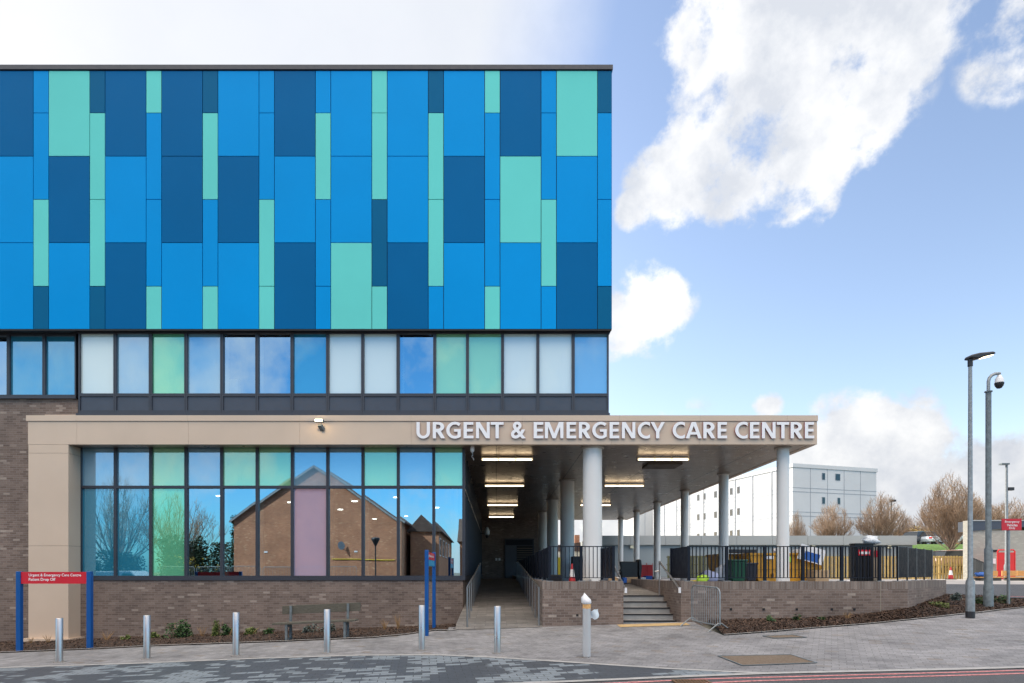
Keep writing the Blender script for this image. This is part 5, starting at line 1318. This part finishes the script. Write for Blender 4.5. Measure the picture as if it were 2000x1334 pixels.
MB().box(-7.4,-5.2,-30,-10.5,E-1.2,E+3.6).build('wall', red_brick, H2)
MB().prism([(-7.8,E+3.5),(-4.8,E+3.5),(-6.3,E+5.0)], 'y', -30.5, -10.2).build('roof', rooftile, H2)
for k in range(4):
    w = MB().box(-5.19,-5.12,-12.5-k*4,-11-k*4,E+1.4,E+3.0).build('window', whitep, H2); MB().box(-5.12,-5.1,-12.4-k*4,-11.1-k*4,E+1.5,E+2.9).build('pane', win_dark, w)
H3 = thing('terraced_house', 'further red brick house down the street, reflected in the glazing', 'house', (0,-30,E-.8))
MB().box(-4,8,-42,-32,E-1.2,E+3.8).build('wall', red_brick, H3); MB().prism([(-42.5,E+3.7),(-31.5,E+3.7),(-37,E+7)], 'x', -4.4, 8.4).build('roof', rooftile, H3)
for k in range(4):
    w = MB().box(-3+k*2.8,-1.6+k*2.8,-32,-31.93,E+1.6,E+3.0).build('window', whitep, H3); MB().box(-2.9+k*2.8,-1.7+k*2.8,-31.93,-31.91,E+1.7,E+2.9).build('pane', win_dark, w)
bt = [bare_tree(21, 10, 5.2, 1.5, 18, 1.3, .9, .010, 1.5)]
for i, (x, y, tz) in enumerate(((-33.5,-12,8.6),(-29.0,-14,7.4))):
    if i == 0:
        r0 = tree_thing(bt[0], x, y, E-1, 'spreading bare tree across the street, reflected in the left panes'); s = (E+tz-(E-1))/10; r0.scale = (s,s,s)
    else:
        q = dup(r0, (x,y,E-1), 'second bare tree across the street, reflected left of the hedge', 2.2); s = (tz+1)/10; q.scale = (s,s,s)
dk = M('dark_evergreen_leaf', (.02,.045,.018), .7, var=.5, scale=5); yl = M('yellow_blossom', (.6,.42,.05), .7, var=.2)
def hedge(x, y, w, h, n, label, blossoms=0, name='hedge'):
    rn = random.Random(int(x*7)); mb = MB(); z = E-1
    for q in range(n): leaves(mb, (x+rn.uniform(-w/2,w/2), y+rn.uniform(-.8,.8), z), .8, h*rn.uniform(.6,1), 330, .16, rn)
    for _ in range(blossoms): leaves(mb, (x+rn.uniform(-w/2,w/2), y+.9, z+rn.uniform(.8,2.2)), .2, .2, 8, .06, rn, 1)
    t = thing(name, label, 'hedge' if name == 'hedge' else 'tree', (x,y,z)); mb.build('foliage', [dk, yl], t); MB().tube([(x,y,z-.2),(x,y,z+h*.6)],.12,6).build('trunk', bark, t)
hedge(-25.3,-9,5.5,4.2,22,'dark hedge with yellow blossom left of the gabled house',60)
hedge(-36,-10,12,3.0,26,'long dark hedge behind the parked van')
hedge(-23.0,-12,.9,6.2,8,'tall slim conifer beside the gabled house',0,'conifer')
hedge(3.5,-20,5,4.5,18,'dark evergreens down the street, reflected in the right panes')
van = thing('parked_van', 'blue and white van marked SERVICES parked across the lane, reflected in the glass', 'van', (-21.5,8,G(-21.5,8)))
vz = G(-21.5,8.)
vb = MB().prism([(-24.4,vz+.35),(-24.4,vz+2.2),(-20.4,vz+2.25),(-19.6,vz+1.5),(-18.9,vz+1.3),(-18.8,vz+.35)], 'y', 6.2, 8.0).build('body', whitep, van, bevel=.06)
MB().box(-24.3,-19.0,8.002,8.03,vz+1.0,vz+1.62).build('blue_band', bluep, van)
MB().prism([(-20.9,vz+1.6),(-20.9,vz+2.1),(-20.35,vz+2.1),(-19.75,vz+1.6)], 'y', 8.003, 8.035).build('side_window', win_dark, van)
for x in (-23.4,-19.8): 
    w = MB().tube([(x,7.85,vz+.34),(x,8.06,vz+.34)],.34,16).build('wheel', blackbin, van)
    w = MB().tube([(x,6.14,vz+.34),(x,6.35,vz+.34)],.34,16).build('wheel', blackbin, van)
put_text('lettering','SERVICES', van, (-21.6,8.04,vz+1.72), (-1,0,0),(0,0,1), 1.75, .25, [bluep], bold=.02)
cbm = None
for i in range(6):
    x = -22.5+i*2.35; y = -1.2; z = G(x,y)
    lab = ['leftmost','second from left','third from left','fourth from left','fifth from left','rightmost'][i]+' steel crowd barrier of the row across the street'
    if cbm is None:
        cbm = thing('crowd_barrier', lab, 'barrier', (x,y,z), 'steel barriers across the street')
        MB().tube([(x-1.1,y,z+.15),(x-1.1,y,z+1.0),(x-1.0,y,z+1.12),(x+1.0,y,z+1.12),(x+1.1,y,z+1.0),(x+1.1,y,z+.15),(x-1.1,y,z+.15)],.022,6,cap=False).build('frame', galv, cbm)
        mb = MB()
        for k in range(1,18): mb.tube([(x-1.1+k*.122,y,z+.15),(x-1.1+k*.122,y,z+1.1)],.008,4)
        mb.build('bars', galv, cbm)
        for s in (-.9,.9): MB().tube([(x+s,y-.3,z),(x+s,y,z+.2),(x+s,y+.3,z)],.018,6).build('foot', galv, cbm)
    else: dup(cbm, (x,y,z), lab)
rl_ = thing('street_lamp', 'short black lamp with a flared head across the street, reflected before the gable', 'street lamp', (-8.0,1.5,G(-8,1.5)))
z = G(-8,1.5); MB().cyl(-8,1.5,z,E+1.9,.05,10).build('pole', blackbin, rl_); MB().lathe(-8,1.5,[(.06,E+1.75),(.32,E+2.2),(.30,E+2.3),(.05,E+2.35)],18).build('head', blackbin, rl_, smooth='auto')

# ------------------------------------------------------------------ world, sun, camera
SUN = Vector((-.78, .55, .62)).normalized()
el = math.asin(SUN.z); az = math.atan2(SUN.x, SUN.y)
w = bpy.data.worlds.new('World'); scene.world = w; w.use_nodes = True
nt = w.node_tree; nt.nodes.clear()
out = nd(nt, 'ShaderNodeOutputWorld'); bg = nd(nt, 'ShaderNodeBackground'); nt.links.new(bg.outputs[0], out.inputs[0]); bg.inputs[1].default_value = .10
sky = nd(nt, 'ShaderNodeTexSky', sky_type='NISHITA'); sky.sun_disc = False; sky.sun_elevation = el; sky.sun_rotation = az % (2*math.pi); sky.air_density = 1.0; sky.dust_density = .8; sky.ozone_density = 1.2
tc = nd(nt, 'ShaderNodeTexCoord'); dirv = tc.outputs['Generated']
nrmz = nd(nt, 'ShaderNodeVectorMath', operation='NORMALIZE'); nt.links.new(dirv, nrmz.inputs[0]); dv = nrmz.outputs[0]
def dnoise(scale, detail, rough=.58, off=(0,0,0)):
    mp = nd(nt, 'ShaderNodeMapping'); nt.links.new(dv, mp.inputs[0]); mp.inputs['Location'].default_value = off
    n = nd(nt, 'ShaderNodeTexNoise'); nt.links.new(mp.outputs[0], n.inputs[0]); n.inputs['Scale'].default_value = scale; n.inputs['Detail'].default_value = detail; n.inputs['Roughness'].default_value = rough
    return n
def bl_dir(px, py): return Vector(((px-CX)/F, 1, (CY-py)/F)).normalized()
def blobs(lst, dirs=None):
    acc = None
    for tup in lst:
        px, py, r = tup[:3]; wt = tup[3] if len(tup) > 3 else 1.
        v = bl_dir(px, py) if r > 0 else None
        L_ = math.sqrt(((px-CX)/F)**2 + 1 + ((CY-py)/F)**2)
        rad = r/F/L_
        dn_ = nd(nt, 'ShaderNodeVectorMath', operation='DISTANCE'); nt.links.new(dv, dn_.inputs[0]); dn_.inputs[1].default_value = v
        q_ = math_n(nt, 'DIVIDE', dn_.outputs['Value'], rad)
        m = math_n(nt, 'SUBTRACT', 1., math_n(nt, 'MULTIPLY', q_, q_), True)
        if wt != 1.: m = math_n(nt, 'MULTIPLY', m, wt)
        acc = m if acc is None else math_n(nt, 'ADD', acc, m)
    return acc
big = blobs([(1400,10,180),(1560,30,250),(1720,10,180),(1500,160,220),(1630,160,190),(1370,300,140),(1480,310,150),(1600,270,150),(1290,350,110,.75),(1480,385,110,.7),(1560,375,90,.7),
  (1240,610,105,.62),(1295,590,75,.5),(1200,640,70,.5),(1650,860,110),(1740,850,110),(1800,910,110),(1700,930,120),(1500,795,34),(1640,940,120),(1985,90,110,.65),(1965,900,130,.7),(1960,1000,140),(1230,415,40),(1720,1030,230),(1300,1030,260),(1050,1030,260)])
big = math_n(nt, 'MINIMUM', big, 1.18)
n1_ = dnoise(4.5, 9, .62, (1.7,.4,.9)); n2_ = dnoise(15, 8, .62, (3,1,2))
dens = math_n(nt, 'ADD', big, math_n(nt, 'MULTIPLY', math_n(nt, 'SUBTRACT', n1_.outputs[0], .5), 3.2))
dens = math_n(nt, 'ADD', dens, math_n(nt, 'MULTIPLY', math_n(nt, 'SUBTRACT', n2_.outputs[0], .5), 2.9))
cm_ = nd(nt, 'ShaderNodeMapRange', interpolation_type='SMOOTHSTEP'); nt.links.new(dens, cm_.inputs[0]); cm_.inputs[1].default_value = .30; cm_.inputs[2].default_value = 1.05; cm_ = math_n(nt, 'MULTIPLY', cm_.outputs[0], mrange(nt, big, .02, .22, 0, 1))
# free clouds behind the viewer; unseen bright overhead cover added to light facade and ground
n3 = dnoise(3.4, 9, .6, (5,2,1))
spd = nd(nt, 'ShaderNodeSeparateXYZ'); nt.links.new(dv, spd.inputs[0])
back = mrange(nt, spd.outputs[1], .25, -.15, 0, 1)
leftm = mrange(nt, spd.outputs[0], -.1, -.45, 0, 1)
overhead = mrange(nt, spd.outputs[2], .42, .62, 0, 1)
free = math_n(nt, 'MULTIPLY', mrange(nt, n3.outputs[0], .43, .60, 0, .85), back)
free = math_n(nt, 'MAXIMUM', free, math_n(nt, 'MULTIPLY', math_n(nt, 'MULTIPLY', overhead, mrange(nt, spd.outputs[1], .35, .1, 0, 1)), mrange(nt, n3.outputs[0], .32, .5, .55, 1)))
# soft bright veil towards the sun, upper left
veil = blobs([(0,-120,1250),(500,-150,800)])
veil = math_n(nt, 'MULTIPLY', mrange(nt, math_n(nt, 'ADD', veil, math_n(nt, 'MULTIPLY', math_n(nt, 'SUBTRACT', dnoise(3, 5).outputs[0], .5), .5)), .15, 1.1, 0, 1), .92)
mask = math_n(nt, 'MAXIMUM', math_n(nt, 'MAXIMUM', cm_, free), veil, True)
# cloud colour: thick parts slightly greyer underneath
shade = mrange(nt, dnoise(7, 8, .6, (1,7,3)).outputs[0], .38, .6, 0, 1)
lowf = mrange(nt, spd.outputs[2], .05, .35, .86, 1.)
ccol = mixc(nt, shade, (2.3,2.42,2.65), (3.5,3.5,3.5)); ccol = mixc(nt, 1., ccol, lowf, 'MULTIPLY')
ccol = mixc(nt, back, ccol, (3.5,3.5,3.5)); ccol = mixc(nt, math_n(nt, 'MULTIPLY', overhead, back), ccol, (10.8,9.4,8.0))  # added overhead cover is extra bright and warm to light the scene
base = mixc(nt, 1., sky.outputs[0], (.93,.85,.81), 'MULTIPLY'); base = mixc(nt, back, base, mixc(nt, 1., base, (.34,.78,1.06), 'MULTIPLY'))
ccol = mixc(nt, math_n(nt, 'MULTIPLY', veil, math_n(nt, 'SUBTRACT', 1., cm_)), ccol, (2.75,2.83,2.98))
fin = mixc(nt, mask, base, ccol)
nt.links.new(fin, bg.inputs[0])
sl = bpy.data.lights.new('sun', 'SUN'); sl.energy = 2.0; sl.angle = math.radians(.5); sl.color = (1,.93,.82)
so = bpy.data.objects.new('sun', sl); COL.objects.link(so); so.rotation_euler = SUN.to_track_quat('Z','Y').to_euler()
cam = bpy.data.cameras.new('camera'); co = bpy.data.objects.new('camera', cam); COL.objects.link(co)
co.location = (0,0,E); co.rotation_euler = (math.radians(90), 0, 0)
cam.sensor_width = 36; cam.lens = F/2000*36; cam.shift_x = (1000-CX)/2000; cam.shift_y = (CY-667)/2000; cam.clip_end = 3000; cam.clip_start = .05
scene.camera = co
scene.view_settings.view_transform = 'Standard'; scene.view_settings.look = 'None'; scene.view_settings.exposure = 1.70; scene.view_settings.gamma = 1
scene.cycles.max_bounces = 7; scene.cycles.diffuse_bounces = 3; scene.cycles.glossy_bounces = 4; scene.cycles.transparent_max_bounces = 8
scene.cycles.caustics_reflective = False; scene.cycles.caustics_refractive = False
try: scene.cycles.use_denoising = True
except Exception: pass
